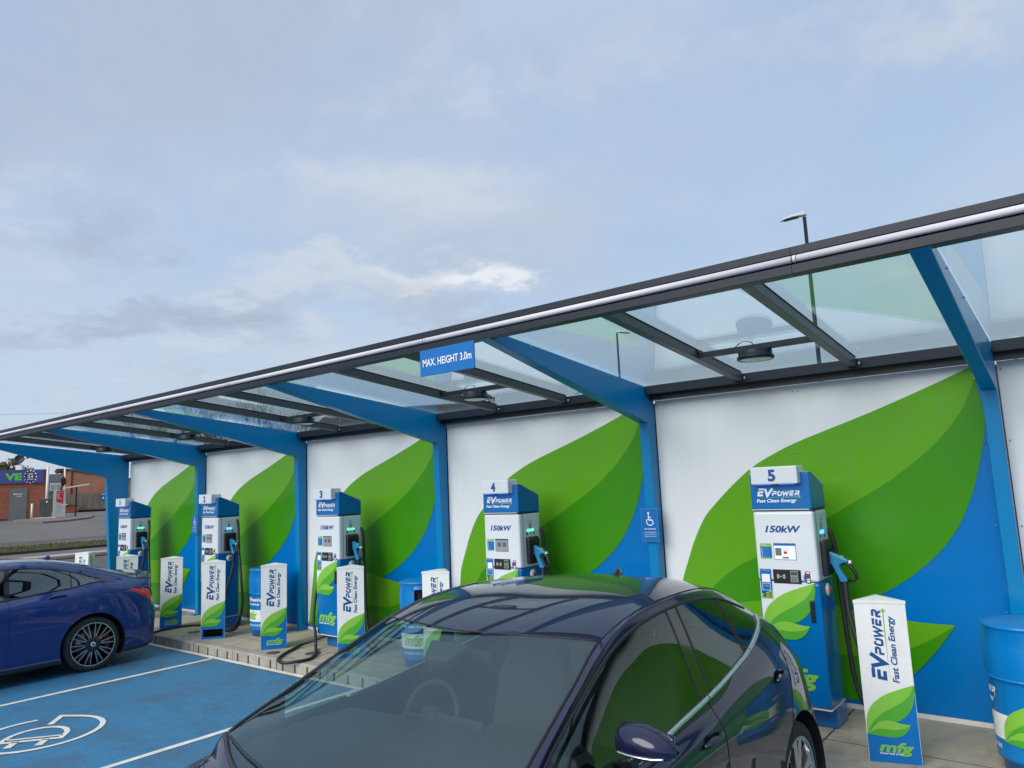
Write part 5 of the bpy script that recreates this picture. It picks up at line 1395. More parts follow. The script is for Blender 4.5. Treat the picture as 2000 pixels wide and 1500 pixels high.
# shark fin
mb = MB()
p = cs.P(11.15, 0.0); T = Matrix.Translation((0, p.y, p.z - 0.004))
fin = []
for yy, h, w in [(-0.10, 0.0, 0.004), (-0.07, 0.006, 0.020), (-0.02, 0.020, 0.024), (0.03, 0.046, 0.018), (0.045, 0.050, 0.013), (0.058, 0.034, 0.013), (0.072, 0.0, 0.018)]:
    fin.append([(-w, yy, -0.004), (-w * 0.45, yy, h * 0.55), (0, yy, h + 0.002), (w * 0.45, yy, h * 0.55), (w, yy, -0.004)])
v = [q for f in fin for q in f]; f = [(i * 5 + j, i * 5 + j + 1, (i + 1) * 5 + j + 1, (i + 1) * 5 + j) for i in range(len(fin) - 1) for j in range(4)]
mb.add(v, f, 'gloss_black', T, smooth=True); mb.build('roof_aerial', car)
# mirrors
def mirror(sd_):
    o = empty('wing_mirror'); o.parent = car; o.scale = (0.92, 0.92, 0.92); o.location = (1.06, -4.27 + YO, 1.130) if sd_ > 0 else (-1.03, -4.36 + YO, 0.86)
    secs = [(-0.120, 0.012, 0.02), (-0.118, 0.060, 0.085), (-0.105, 0.070, 0.105), (-0.05, 0.074, 0.118), (0.01, 0.072, 0.120), (0.06, 0.060, 0.108), (0.10, 0.042, 0.085), (0.125, 0.024, 0.055), (0.135, 0.006, 0.02)]
    def shell(lo, hi, k, nm, par, gap=0.0, cap=True):
        mb = MB(); v = []; nseg = 16
        for (x, h, d) in secs:
            for j in range(nseg + 1):
                a = lo + (hi - lo) * j / nseg
                v.append((sd_ * x, -d * (0.75 if math.cos(a) > 0 else 0.35) * math.cos(a) * 1.0 + 0.02, h * math.copysign(abs(math.sin(a)) ** 0.8, math.sin(a)) * (1.0 if math.sin(a) > 0 else 0.85) - 0.10 * max(x, 0) ** 1.0 + 0.01))
        n = nseg + 1
        f = [(i * n + j, i * n + j + 1, (i + 1) * n + j + 1, (i + 1) * n + j) for i in range(len(secs) - 1) for j in range(nseg)]
        mb.add(v, f, k, smooth=True)
        return mb.build(nm, par)
    shell(-0.35, PI * 1.0 + 0.35, 'navy', 'mirror_cap', o)
    shell(-PI + 0.35, -0.35, 'gloss_black', 'lower_shell', o)
    mb = MB(); P = [(sd_ * x, -d_ * 0.75 * math.cos(0.42) + 0.017, -h_ * abs(math.sin(0.42)) ** 0.8 * 0.85 - 0.10 * max(x, 0) + 0.01) for x, h_, d_ in secs[2:7]]
    mb.tube(cr(P, 4), 0.0055, 'chrome', 8); mb.build('indicator', o)
    mb = MB(); mb.prism([(-0.085, -0.045), (0.095, -0.05), (0.105, 0.045), (-0.075, 0.06)], 0.052, 0.058, 'mirror' , Matrix.Diagonal((sd_, 1, 1, 1))); mb.build('mirror_glass', o, fix='closed')
    mb = MB(); mb.tube([(-sd_ * 0.04, 0.01, -0.04), (-sd_ * 0.10, 0.03, -0.09), (-sd_ * 0.17, 0.05, -0.12)], 0.026, 'gloss_black', 10); mb.build('mirror_arm', o)
mirror(1); mirror(-1)
# cabin: dash, wheel, seats, mirror, screen
mb = MB()
dash = []
for (yy, zz) in [(-4.98, .96), (-4.75, 1.005), (-4.45, 1.015), (-4.20, 1.0), (-4.12, .95), (-4.15, .70)]:
    dash.append([(x, yy + YO + 0.02 * x * x, zz + (0.015 * math.cos(x * 3.2))) for x in [-.74, -.55, -.37, -.2, 0, .2, .37, .55, .74]])
v = [q for r in dash for q in r]; f = [(i * 9 + j, i * 9 + j + 1, (i + 1) * 9 + j + 1, (i + 1) * 9 + j) for i in range(5) for j in range(8)]
mb.add(v, f, 'interior', smooth=True); mb.build('dashboard', car)
mb = MB(); mb.box((-0.15, -4.16 + YO, 0.93), (0.15, -4.14 + YO, 1.04), 'interior'); mb.build('centre_screen', car, bevel=0.008)
mb = MB()      # right-hand drive, so the wheel is on the car's right (-x)
T = Matrix.Translation((-0.37, -3.98 + YO, 0.93)) @ Matrix.Rotation(R_(68), 4, 'X')
ringp = [(0.185 * math.cos(a), 0.185 * math.sin(a), 0) for a in [2 * PI * i / 40 for i in range(41)]]
mb.tube([T @ Vector(p) for p in ringp], 0.016, 'interior', 10, caps=False)
mb.lathe([(0.07, -0.02), (0.065, 0.02), (0, 0.03)], 'interior', 24, T)
for a in (0, PI, -PI / 2): mb.tube([T @ Vector((0.05 * math.cos(a), 0.05 * math.sin(a), 0.0)), T @ Vector((0.18 * math.cos(a), 0.18 * math.sin(a), 0))], 0.016, 'interior', 8)
mb.build('steering_wheel', car)
for sx in (-.37, .37): chair_seat(car, sx, -3.40 + YO, 0.60)
chair_seat(car, -.33, -2.62 + YO, 0.62, 0.6, 0.42, 0.58); chair_seat(car, .33, -2.62 + YO, 0.62, 0.6, 0.42, 0.58)
mb = MB()      # camera housing and interior mirror behind the screen
p = cs.P(7.75, 0.0)
mb.prism([(-0.13, 0.0), (0.13, 0.0), (0.07, -0.13), (-0.07, -0.13)], -0.02, 0.03, 'interior', Matrix.Translation((0, p.y + 0.03, p.z - 0.03)) @ Matrix.Rotation(R_(-62), 4, 'X'))
mb.build('camera_housing', car, bevel=0.01, fix='closed')
mb = MB(); mb.box((-0.12, p.y + 0.16, p.z - 0.14), (0.12, p.y + 0.19, p.z - 0.075), 'interior'); mb.build('rear_view_mirror', car, bevel=0.015)
mb = MB(); mb.box((-.80, -4.9 + YO, 0.30), (.80, -1.9 + YO, 0.34), 'interior'); mb.build('cabin_floor', car)
mb = MB(); mb.box((-.60, -2.28 + YO, 0.40), (.60, -2.24 + YO, 1.02), 'interior'); mb.box((-.62, -2.24 + YO, .98), (.62, -1.9 + YO, 1.0), 'interior'); mb.build('parcel_shelf', car)
# headlining and door cards: dark inner skins
def inner(cs, t0, t1, r0, r1, side, k, nm, off=-0.03, nt=18, nrr=6):
    mb = MB(); v = []
    for i in range(nt + 1):
        for j in range(nrr + 1):
            t = t0 + (t1 - t0) * i / nt; r = r0 + (r1 - r0) * j / nrr
            v.append(cs.P(t, r, side) + cs.nrm(t, r, side) * off)
    n = nrr + 1
    f = [(i * n + j, i * n + j + 1, (i + 1) * n + j + 1, (i + 1) * n + j) for i in range(nt) for j in range(nrr)]
    mb.add(v, f, k, smooth=True); return mb.build(nm, car)
for sd_ in (1, -1):
    inner(cs, 8.05, 12.0, 0.0, 2.6, sd_, 'interior', 'headlining')
    inner(cs, 6.4, 12.0, 4.2, 6.5, sd_, 'interior', 'door_card', off=-0.05)
# tax/permit sticker on the screen
mb = MB()
for sd_ in (1,):
    p = cs.P(14.2, 2.9, sd_)
# front lamps and grille (seen only from other viewpoints)
for sd_ in (1, -1):
    mb = MB(); v = []; 
    for i in range(7):
        for j in range(4):
            t = 1.75 + 0.35 * j / 3; r = 2.3 + 2.2 * i / 6
            v.append(cs.P(t, r, sd_) + cs.nrm(t, r, sd_) * 0.004)
    f = [(i * 4 + j, i * 4 + j + 1, (i + 1) * 4 + j + 1, (i + 1) * 4 + j) for i in range(6) for j in range(3)]
    mb.add(v, f, 'lens', smooth=True); mb.build('headlight', car)
    mb = MB(); v = []
    for i in range(7):
        for j in range(4):
            t = 16.15 + 0.5 * j / 3; r = 1.6 + 2.6 * i / 6
            v.append(cs.P(t, r, sd_) + cs.nrm(t, r, sd_) * 0.005)
    mb.add(v, f, 'lamp_dark', smooth=True); mb.build('tail_light', car)

# ---------------------------------------------------------------- royal blue four-door coupe on the left
XB = 4.25
YB = 2.67
bm_ = empty('parked_car', (XB, -YB, 0)); tag(bm_, 'royal blue sloping backed car with dark windows and black multi spoke wheels, at the left', 'car', 'cars parked in the charging bays')
def b_(*p): return [(a, b + YB, c) for a, b, c in p]
BC = [
 b_((0, -6.42, .20), (.40, -6.38, .20), (.60, -6.28, .20), (.68, -6.2, .20), (.75, -6.12, .20), (.81, -6.02, .20), (.86, -5.9, .20), (.87, -5.8, .17)),
 b_((0, -6.48, .48), (.40, -6.43, .48), (.61, -6.33, .48), (.70, -6.24, .47), (.78, -6.14, .45), (.84, -6.02, .42), (.885, -5.88, .33), (.89, -5.75, .17)),
 b_((0, -6.40, .70), (.40, -6.35, .70), (.62, -6.25, .69), (.71, -6.16, .68), (.79, -6.06, .66), (.86, -5.94, .6), (.90, -5.82, .45), (.90, -5.7, .17)),
 b_((0, -6.0, .83), (.40, -5.95, .83), (.63, -5.86, .81), (.72, -5.78, .80), (.80, -5.70, .76), (.88, -5.62, .70), (.915, -5.55, .48), (.91, -5.5, .17)),
 b_((0, -5.45, .93), (.40, -5.42, .925), (.66, -5.34, .91), (.74, -5.28, .90), (.82, -5.2, .87), (.89, -5.15, .78), (.92, -5.1, .48), (.91, -5.1, .17)),
 b_((0, -5.20, .97), (.40, -5.14, .97), (.74, -4.98, .985), (.78, -4.94, .97), (.825, -4.88, .94), (.895, -4.85, .84), (.92, -4.8, .48), (.91, -4.8, .17)),
 b_((0, -4.80, 1.15), (.38, -4.75, 1.15), (.69, -4.58, 1.15), (.735, -4.55, 1.13), (.82, -4.55, .955), (.90, -4.5, .87), (.92, -4.5, .48), (.91, -4.5, .17)),
 b_((0, -4.40, 1.315), (.35, -4.36, 1.31), (.63, -4.2, 1.29), (.69, -4.17, 1.26), (.815, -4.2, .975), (.905, -4.2, .885), (.92, -4.2, .48), (.91, -4.2, .17)),
 b_((0, -4.05, 1.405), (.33, -4.02, 1.402), (.58, -3.93, 1.375), (.675, -3.90, 1.335), (.81, -3.92, .99), (.91, -3.9, .895), (.92, -3.9, .48), (.91, -3.9, .17)),
 b_((0, -3.60, 1.445), (.32, -3.60, 1.440), (.56, -3.58, 1.410), (.672, -3.58, 1.362), (.805, -3.60, 1.010), (.91, -3.6, .905), (.92, -3.6, .48), (.91, -3.6, .17)),
 b_((0, -3.20, 1.435), (.31, -3.20, 1.428), (.55, -3.20, 1.395), (.672, -3.20, 1.328), (.80, -3.22, 1.040), (.91, -3.2, .915), (.92, -3.2, .48), (.91, -3.2, .17)),
 b_((0, -2.86, 1.385), (.30, -2.86, 1.376), (.54, -2.87, 1.335), (.675, -2.88, 1.252), (.80, -2.90, 1.062), (.91, -2.9, .930), (.92, -2.9, .48), (.91, -2.9, .17)),
 b_((0, -2.55, 1.305), (.30, -2.55, 1.295), (.54, -2.56, 1.248), (.690, -2.58, 1.145), (.795, -2.60, 1.098), (.91, -2.6, .945), (.92, -2.6, .48), (.91, -2.6, .17)),
 b_((0, -2.25, 1.205), (.32, -2.25, 1.195), (.55, -2.27, 1.155), (.700, -2.32, 1.075), (.79, -2.34, 1.030), (.895, -2.34, .935), (.92, -2.34, .48), (.91, -2.34, .17)),
 b_((0, -1.99, 1.120), (.36, -1.99, 1.112), (.58, -2.03, 1.085), (.705, -2.08, 1.040), (.78, -2.12, .990), (.865, -2.14, .90), (.91, -2.14, .48), (.89, -2.14, .17)),
 b_((0, -1.80, 1.105), (.38, -1.81, 1.098), (.60, -1.85, 1.070), (.705, -1.92, 1.015), (.765, -1.96, .955), (.840, -1.99, .86), (.89, -2.0, .48), (.87, -2.0, .18)),
 b_((0, -1.775, 1.05), (.38, -1.785, 1.04), (.60, -1.825, 1.01), (.70, -1.87, .960), (.755, -1.90, .90), (.815, -1.93, .80), (.87, -1.93, .48), (.85, -1.93, .20)),
 b_((0, -1.78, .86), (.38, -1.79, .855), (.60, -1.82, .835), (.69, -1.845, .80), (.745, -1.865, .75), (.80, -1.885, .66), (.84, -1.89, .46), (.82, -1.89, .22)),
 b_((0, -1.72, .66), (.38, -1.73, .655), (.60, -1.76, .64), (.68, -1.785, .62), (.735, -1.81, .58), (.785, -1.84, .52), (.82, -1.86, .40), (.81, -1.87, .23)),
 b_((0, -1.73, .42), (.38, -1.74, .42), (.58, -1.77, .41), (.66, -1.80, .40), (.715, -1.83, .38), (.76, -1.86, .35), (.80, -1.89, .30), (.79, -1.90, .23)),
 b_((0, -1.86, .22), (.38, -1.87, .22), (.55, -1.89, .22), (.63, -1.91, .22), (.69, -1.93, .22), (.73, -1.95, .22), (.77, -1.97, .22), (.77, -1.98, .21)),
]
def b_tag(t, r):
    if r < 2 and 5.06 < t < 7.97: return 'windscreen'
    if r < 1.86 and 11.3 < t < 13.9: return 'rear_screen'
    if 3 < r < 4 and 5.2 < t < 12.4:
        v = r - 3
        if v < 0.05 or v > 0.95 or t > 12.0: return 'window_frame'
        if 5.9 < t < 8.85: return 'front_window'
        if 9.02 < t < 10.93: return 'rear_window_side'
        if 11.0 < t < 12.0: return 'quarter_window'
        return 'window_frame'
    if r > 6.78 and t > 0.5: return 'sill_trim'
    if t > 18.6 and r < 5: return 'rear_diffuser'
    return 'body'
W_B = [(-5.53 + YB, 0.335, 0.385), (-2.67 + YB, 0.335, 0.388)]
gm2 = dict(gm); gm2.update({'windscreen': 'privacy', 'front_window': 'privacy', 'rear_window_side': 'privacy', 'quarter_window': 'privacy', 'rear_diffuser': 'black'})
bs, bparts = build_car(bm_, BC, [5.06, 7.97, 8.85, 9.02, 10.93, 11.0, 12.0, 5.9, 11.3, 13.9], W_B, b_tag, 'royal', gm2, None, XB)
arch_liner(bm_, XB, 0.905, W_B)
for wy, wz, _ in W_B:
    for sd_ in (1, -1):
        wheel(bm_, sd_ * 0.895, wy, wz, 0.34, 0.272, 0.23, 'bmw', sd_)
underbody(bm_, [(-.62, -3.5), (.62, -3.5), (.62, -2.5), (.84, -2.35), (.84, -.5), (.62, -.42), (.62, .6), (-.62, .6), (-.62, -.42), (-.84, -.5), (-.84, -2.35), (-.62, -2.5)], 0.14, 0.30)
for sd_ in (1, -1):
    seam(bm_, bs, [(8.95, 4.03), (8.95, 5), (8.95, 6), (8.95, 6.7)], side=sd_)
    seam(bm_, bs, [(11.1, 4.03), (11.35, 4.6), (11.28, 5.0), (11.05, 5.35), (10.7, 5.85)], side=sd_)
    seam(bm_, bs, [(10.35, 6.28), (10.15, 6.55), (9.6, 6.62), (8.95, 6.66), (7, 6.66)], side=sd_)
    seam(bm_, bs, [(6.0, 3.0), (7, 3.0), (8, 3.0), (9, 3), (10, 3), (11, 3), (12.2, 3.0)], side=sd_, w=0.008, name='window_seal', k='gloss_black', n=12)
    seam(bm_, bs, [(5.6, 4.0), (7, 4.0), (8, 4.0), (9, 4), (10, 4), (11, 4), (12, 4.0), (12.35, 3.9)], side=sd_, w=0.009, name='window_trim', k='gloss_black', n=12)
    seam(bm_, bs, [(8.02, 2.0), (9, 2.0), (10, 2.0), (11, 2.0), (12, 2.0), (13.6, 1.95)], side=sd_, w=0.003, name='roof_ditch')
    seam(bm_, bs, [(16.0, 2.3), (16.1, 3.0), (16.6, 4.6)], side=sd_)
    # recessed handles
    for (t0, t1, r) in ((10.0, 10.68, 4.72), (7.4, 8.1, 4.85)):
        p = bs.P(t0, r, sd_); q = bs.P(t1, r, sd_); n = bs.nrm((t0 + t1) / 2, r, sd_)
        mb = MB(); mid = (p + q) / 2; L = (q - p).length
        rot = Matrix(((q - p).normalized(), Vector((0, 0, 1)), n)).transposed().to_4x4()
        mb.lathe([(0.0, 0.006), (0.9, 0.005), (1.0, 0.001)], 'under', 28, Matrix.Translation(mid) @ rot @ Matrix.Diagonal((L * 0.5, 0.022, 1, 1)))
        h = mb.build('handle_recess', bm_)
        mb = MB(); mb.tube(cr([p + n * 0.002, p + (q - p) * .12 + n * 0.010 + Vector((0, 0, .008)), mid + n * 0.013 + Vector((0, 0, .012)), q - (q - p) * .12 + n * 0.010 + Vector((0, 0, .008)), q + n * 0.002], 4), 0.009, 'royal', 10); mb.build('door_handle', h)
    # tail lamp wraps the corner
    def patch(cs_, t0, t1, r0, r1, side, off, shape, k, nm, par, ni=14, nj=6):
        mb = MB(); v = []
        for i in range(ni + 1):
            a = i / ni
            for j in range(nj + 1):
                b = j / nj; t, r = shape(a, b)
                v.append(cs_.P(t, r, side) + cs_.nrm(t, r, side) * (off * (1 if 0 < a < 1 and 0 < b < 1 else -0.3)))
        n = nj + 1
        f = [(i * n + j, i * n + j + 1, (i + 1) * n + j + 1, (i + 1) * n + j) for i in range(ni) for j in range(nj)]
        mb.add(v, f, k, smooth=True); return mb.build(nm, par)
    tl = patch(bs, 0, 0, 0, 0, sd_, 0.010, lambda a, b: ((13.55 + 3.15 * a) , (4.78 - 0.25 * a) + (b - 0.25) * (0.08 + 0.62 * math.sin(min(a * 1.5, 1) * PI / 2)) ), 'lamp_red', 'tail_light', bm_)
    patch(bs, 0, 0, 0, 0, sd_, 0.016, lambda a, b: ((14.6 + 2.1 * a), (4.30 - 0.35 * a) + (b - 0.9) * (0.10 + 0.55 * a)), 'lamp_dark', 'smoked_lens', tl)
# lip spoiler, fin
mb = MB(); P = []
for s_, r in [(-1, 2.4), (-1, 1.8), (-1, 1.0), (1, 0.0), (1, 1.0), (1, 1.8), (1, 2.4)]:
    P.append(bs.P(15.0, r, s_) + Vector((0, 0.012, 0.010)))
P = cr(P, 5); v = []; f = []
for i, p in enumerate(P):
    e = 1 - abs(i / (len(P) - 1) * 2 - 1) ** 6
    v += [(p.x, p.y - 0.16, p.z + 0.002), (p.x, p.y - 0.05, p.z + 0.018 * e), (p.x, p.y + 0.015, p.z + 0.022 * e), (p.x, p.y + 0.012, p.z - 0.012), (p.x, p.y - 0.02, p.z - 0.02)]
for i in range(len(P) - 1):
    for j in range(4): f.append((i * 5 + j, (i + 1) * 5 + j, (i + 1) * 5 + j + 1, i * 5 + j + 1))
mb.add(v, f, 'gloss_black', smooth=True); mb.build('spoiler', bm_)
mb = MB(); p = bs.P(10.7, 0.0); T = Matrix.Translation((0, p.y, p.z - 0.004))
v = [q for f_ in fin for q in f_]; f = [(i * 5 + j, i * 5 + j + 1, (i + 1) * 5 + j + 1, (i + 1) * 5 + j) for i in range(len(fin) - 1) for j in range(4)]
mb.add(v, f, 'royal', T, smooth=True); mb.build('roof_aerial', bm_)
for sx in (-.37, .37): chair_seat(bm_, sx, -3.65 + YB, 0.52)
chair_seat(bm_, -.33, -2.95 + YB, 0.52, 0.6, 0.42, 0.55); chair_seat(bm_, .33, -2.95 + YB, 0.52, 0.6, 0.42, 0.55)
mb = MB(); mb.box((-.80, -4.9 + YB, 0.28), (.80, -2.0 + YB, 0.32), 'interior'); mb.build('cabin_floor', bm_)
mb = MB(); mb.box((-.74, -4.95 + YB, 0.5), (.74, -4.35 + YB, 0.95), 'interior'); mb.build('dashboard', bm_, bevel=0.04)
for sd_ in (1, -1):
    mb = MB(); T = Matrix.Translation((sd_ * 0.95, -4.25 + YB, 1.0)); mb.box((-0.1, -0.06, -0.06), (0.1, 0.06, 0.07), 'royal', T); mb.build('wing_mirror', bm_, bevel=0.04, seg=3)
# cable from charger 2 lying across the island to the tail of the royal blue car
mb = MB()
mb.tube(cr([(5.35, -0.72, 0.40), (5.22, -0.72, 0.20), (5.0, -0.75, 0.150), (4.55, -0.72, 0.148), (4.12, -0.70, 0.148), (3.94, -0.88, 0.148), (3.95, -1.18, 0.150), (4.05, -1.42, 0.16), (4.25, -1.60, 0.28), (4.45, -1.72, 0.45)], 8), 0.0165, 'rubber', 12)
o = mb.build('charging_cable'); tag(o, 'black charging cable lying from charger 2 to the tail of the royal blue car', 'cable')

# ================================================================ ACROSS THE ROAD
def frame_at(P0, ux, z0):
    """empty whose local x runs along the facade, -y towards the viewer"""
    return P0, math.atan2(ux[1], ux[0])
sheet('verge', [-19.3, -18.6, -17.6, -16.9], [-60, -30, -10, 0, 3, 6, 9, 14, 30, 60], 'soil', 0.03)
def kerb_run(name, x, y0, y1, w, h, k, z=None, slope=0.0):
    mb = MB(); n = 14
    for i in range(n):
        a = y0 + (y1 - y0) * i / n; b = y0 + (y1 - y0) * (i + 1) / n
        zz = gz(x)
        mb.box((x - w / 2, a + 0.005, zz - 0.1), (x + w / 2, b - 0.005, zz + h), k)
    o = mb.build(name, bevel=0.01, seg=1); tag(o, kind='structure'); return o
kerb_run('verge_kerb', -16.75, -20, 30, 0.18, 0.10, 'dark_edge')
kerb_run('verge_kerb', -19.5, -20, 30, 0.12, 0.05, 'pale_kerb')
kerb_run('site_kerb', -14.7, -20, 9.2, 0.95, 0.045, 'pale_kerb')
kerb_run('site_kerb', -13.55, -20, 9.2, 0.9, 0.02, 'dark_edge')
# grass blades on the verge
g = MB(); rnd = random.Random(3)
for i in range(9000):
    x = rnd.uniform(-19.3, -16.9); y = rnd.uniform(-2, 11); h = rnd.uniform(0.04, 0.17) * (0.5 + 0.9 * max(0, noise.noise(Vector((x * 0.8, y * 0.5, 0))) + 0.3)); a = rnd.uniform(0, PI); w = 0.012
    z = gz(x) + 0.03; lx, ly = rnd.uniform(-.04, .04), rnd.uniform(-.04, .04)
    g.add([(x - w * math.cos(a), y - w * math.sin(a), z), (x + w * math.cos(a), y + w * math.sin(a), z), (x + lx, y + ly, z + h)], [(0, 1, 2)], 'grass')
o = g.build('grass'); tag(o, 'rough green grass growing along the road verge', 'grass', kind='stuff')
GZ = 1.25
ux = Vector((0.78, 0.62, 0)).normalized(); ang = math.atan2(ux.y, ux.x)
# --- shop with purple sign
P0 = Vector((-37.40, 11.32, GZ))          # right-hand foot of the facade
ang2 = R_(72)
shop = empty('brick_shop', P0, ang2); shop.scale = (0.83, 1, 1); tag(shop, 'single storey red brick shop with purple OPEN 24 HOURS sign board and grey door', 'shop')
mb = MB(); mb.box((-14, 0, 0), (-0.04, 3.2, 3.08), 'brick'); mb.build('wall', shop)
mb = MB(); mb.box((-14.1, -0.06, 3.08), (0.02, 3.3, 3.17), 'roof_tile'); mb.build('roof', shop)
mb = MB(); mb.box((-14, -0.012, 0), (-0.04, 0, 0.16), 'roof_tile'); mb.build('damp_course', shop)
mb = MB(); mb.box((-12, -0.10, 2.30), (-0.32, -0.002, 3.14), 'purple'); sb = mb.build('sign_board', shop, bevel=0.01, seg=1)
Ts = Matrix.Translation((0, -0.105, 0))
mb = MB(); put_text(mb, 'VE', -2.78, 2.50, 1.05, 0.46, 'lime', Ts, bold=0.05); put_text(mb, 'DRI', -4.6, 2.50, 1.5, 0.46, 'lime', Ts, bold=0.05); mb.build('sign_letters', sb)
mb = MB(); c = (-1.18, 2.72)
mb.flat([(c[0] + .40 * math.cos(a), c[1] + .40 * math.sin(a)) for a in [2 * PI * t / 28 for t in range(28)]], 'deep_purple', Ts)
Tq = Matrix.Translation((0, -0.11, 0))
for t in range(12):
    a = 2 * PI * t / 12; r = 0.055 if t in (0, 1, 2, 3, 11) else 0.04
    mb.flat([(c[0] + .38 * math.cos(a) + r * math.cos(b), c[1] + .38 * math.sin(a) + r * math.sin(b)) for b in [PI * q / 5 for q in range(10)]], 'white_text', Tq)
put_text(mb, '24', c[0] - 0.19, c[1] - 0.09, 0.38, 0.19, 'cream', Tq, bold=0.03)
put_text(mb, 'OPEN', c[0] - 0.17, c[1] + 0.13, 0.34, 0.09, 'white_text', Tq, bold=0.03)
put_text(mb, 'HOURS', c[0] - 0.19, c[1] - 0.22, 0.38, 0.085, 'white_text', Tq, bold=0.03)
mb.build('roundel', sb)
mb = MB(); mb.box((-2.42, -0.05, 0.0), (-1.32, -0.002, 1.95), 'grey_door'); dr = mb.build('door', shop, bevel=0.008, seg=1)
mb = MB(); mb.box((-2.47, -0.03, 0.0), (-2.43, -0.001, 2.0), 'screen_grey'); mb.box((-1.31, -0.03, 0.0), (-1.27, -0.001, 2.0), 'screen_grey'); mb.box((-2.47, -0.03, 1.955), (-1.27, -0.001, 2.0), 'screen_grey'); mb.build('door_frame', dr)
mb = MB(); T = Matrix.Translation((0, -0.054, 0)); put_text(mb, 'STAFF', -2.05, 1.60, 0.42, 0.08, 'white_text', T, bold=0.02); put_text(mb, 'ONLY', -1.98, 1.46, 0.32, 0.08, 'white_text', T, bold=0.02)
mb.flat([(-2.17, 1.60), (-2.08, 1.60), (-2.08, 1.69), (-2.17, 1.69)], 'white_text', T); mb.build('door_notice', dr)
mb = MB(); mb.box((-2.38, -0.08, 0.95), (-2.30, -0.05, 1.02), 'screw'); mb.build('handle', dr)
# chimney-like vent with satellite dish behind the shop roof
def tube_thing(name, pts, r, k, label, cat, group=None, seg=10):
    mb = MB(); mb.tube(pts, r, k, seg); o = mb.build(name); tag(o, label, cat, group); return o
ds = empty('satellite_dish', (-40.1, 10.52, 4.40), ang); tag(ds, 'dark satellite dish on a pale mast above the shop roof', 'satellite dish')
mb = MB(); mb.box((-0.22, -0.1, -0.3), (0.22, 0.1, 0.42), 'white_pvc'); mb.build('mast', ds, bevel=0.02, seg=1)
T = Matrix.Translation((0.05, -0.12, 0.80)) @ Matrix.Rotation(R_(80), 4, 'X') @ Matrix.Rotation(R_(15), 4, 'Y') @ Matrix.Diagonal((0.8, 0.8, 0.8, 1))
mb = MB(); mb.lathe([(0, 0.0), (0.15, 0.01), (0.30, 0.045), (0.38, 0.08), (0.385, 0.075), (0.30, 0.03), (0, -0.015)], 'dark_metal', 28, T); mb.build('dish', ds)
mb = MB(); mb.tube([(0.05, -0.1, 0.45), (0.5, -0.4, 0.72), (0.75, -0.4, 0.85)], 0.018, 'black', 6); mb.box((0.70, -0.45, 0.80), (0.82, -0.35, 0.92), 'black'); mb.build('receiver_arm', ds)
tube_thing('aerial_pole', [(-39.3, 13.4, 4.3), (-39.3, 13.4, 5.6)], 0.02, 'screen_grey', 'thin dark aerial pole on the roof right of the satellite dish', 'aerial')

# --- white barrier posts, cabinet, island, totem, jet wash roof
tube_thing('white_post', [(-36.9, 11.10, GZ - 0.1), (-36.9, 11.10, 4.55)], 0.075, 'white_pvc', 'tall white post at the right corner of the brick shop', 'post', seg=14)
mb = MB(); pts = [(-32.8, 8.2), (-31.4, 9.1), (-31.7, 10.4), (-33.0, 12.2), (-36.0, 13.6), (-38.3, 12.9), (-37.3, 10.9), (-34.6, 8.6)]
v = [(x, y, gz(x) + 0.10) for x, y in pts] + [(x, y, gz(x) - 0.1) for x, y in pts]; n = len(pts)
mb.add(v, [list(range(n))] + [(i, (i + 1) % n, n + (i + 1) % n, n + i) for i in range(n)], 'block_paving'); o = mb.build('paved_island'); tag(o, kind='structure')
cb = empty('utility_cabinet', (-35.35, 10.60, gz(-35.4) + 0.1), ang2); tag(cb, 'mottled grey green utility cabinet beside the shop door', 'cabinet')
mb = MB(); mb.box((-0.42, 0, 0), (0.26, 0.3, 1.18), 'cabinet_grey'); mb.build('case', cb, bevel=0.02, seg=1)
mb = MB(); mb.box((-0.085, -0.006, 0), (-0.075, 0.0, 1.12), 'black'); mb.build('door_gap', cb)
mb = MB(); mb.box((-0.06, -0.012, 0.93), (0.03, -0.002, 1.04), 'white_text'); mb.build('notice', cb)
mb = MB(); mb.box((-0.75, -0.25, -0.02), (0.5, -0.14, 0.05), 'white_pvc'); mb.build('kerb_edge', cb)
tube_thing('white_bollard', [(-34.6, 9.55, gz(-34.6)), (-34.6, 9.55, gz(-34.6) + 1.0)], 0.055, 'white_pvc', 'short white bollard left of the utility cabinet', 'bollard', seg=12)
tt = empty('price_totem', (-37.15, 11.55, GZ), ang2); tag(tt, 'white totem with red upper panel and slanted lines beside the shop', 'totem')
mb = MB(); mb.box((0.02, 0, 0.08), (0.70, 0.18, 1.78), 'totem_white'); mb.box((0.06, 0.02, 0), (0.66, 0.16, 0.08), 'dark_edge'); mb.build('panel', tt, bevel=0.01, seg=1)
T = Matrix.Translation((0, -0.006, 0))
mb = MB(); mb.flat([(0.18, 1.76), (0.18, 1.06), (0.57, 0.93), (0.57, 1.76)], 'totem_red', T); mb.build('red_panel', tt)
mb = MB(); T = Matrix.Translation((0, -0.012, 0))
put_text(mb, 'TOP DRIVE', 0.21, 1.62, 0.32, 0.05, 'white_text', T, bold=0.02)
for q, (tx, w) in enumerate((('Pay', 0.14), ('for', 0.12), ('your', 0.18), ('Jet wash', 0.26))): put_text(mb, tx, 0.22, 1.50 - q * 0.09, w, 0.065, 'white_text', T, bold=0.02)
for q in range(3): mb.strip([(0.20, 0.88 - q * 0.09), (0.56, 0.76 - q * 0.09)], 0.018, 'card_grey', T)
put_text(mb, 'SELF SERVICE', 0.24, 0.40, 0.28, 0.035, 'card_grey', T, bold=0.01)
mb.build('lettering', tt)
jw = empty('wash_shelter', (-37.1, 12.1, GZ), ang2); tag(jw, 'slanted white shelter roof on black posts behind the totem', 'shelter')
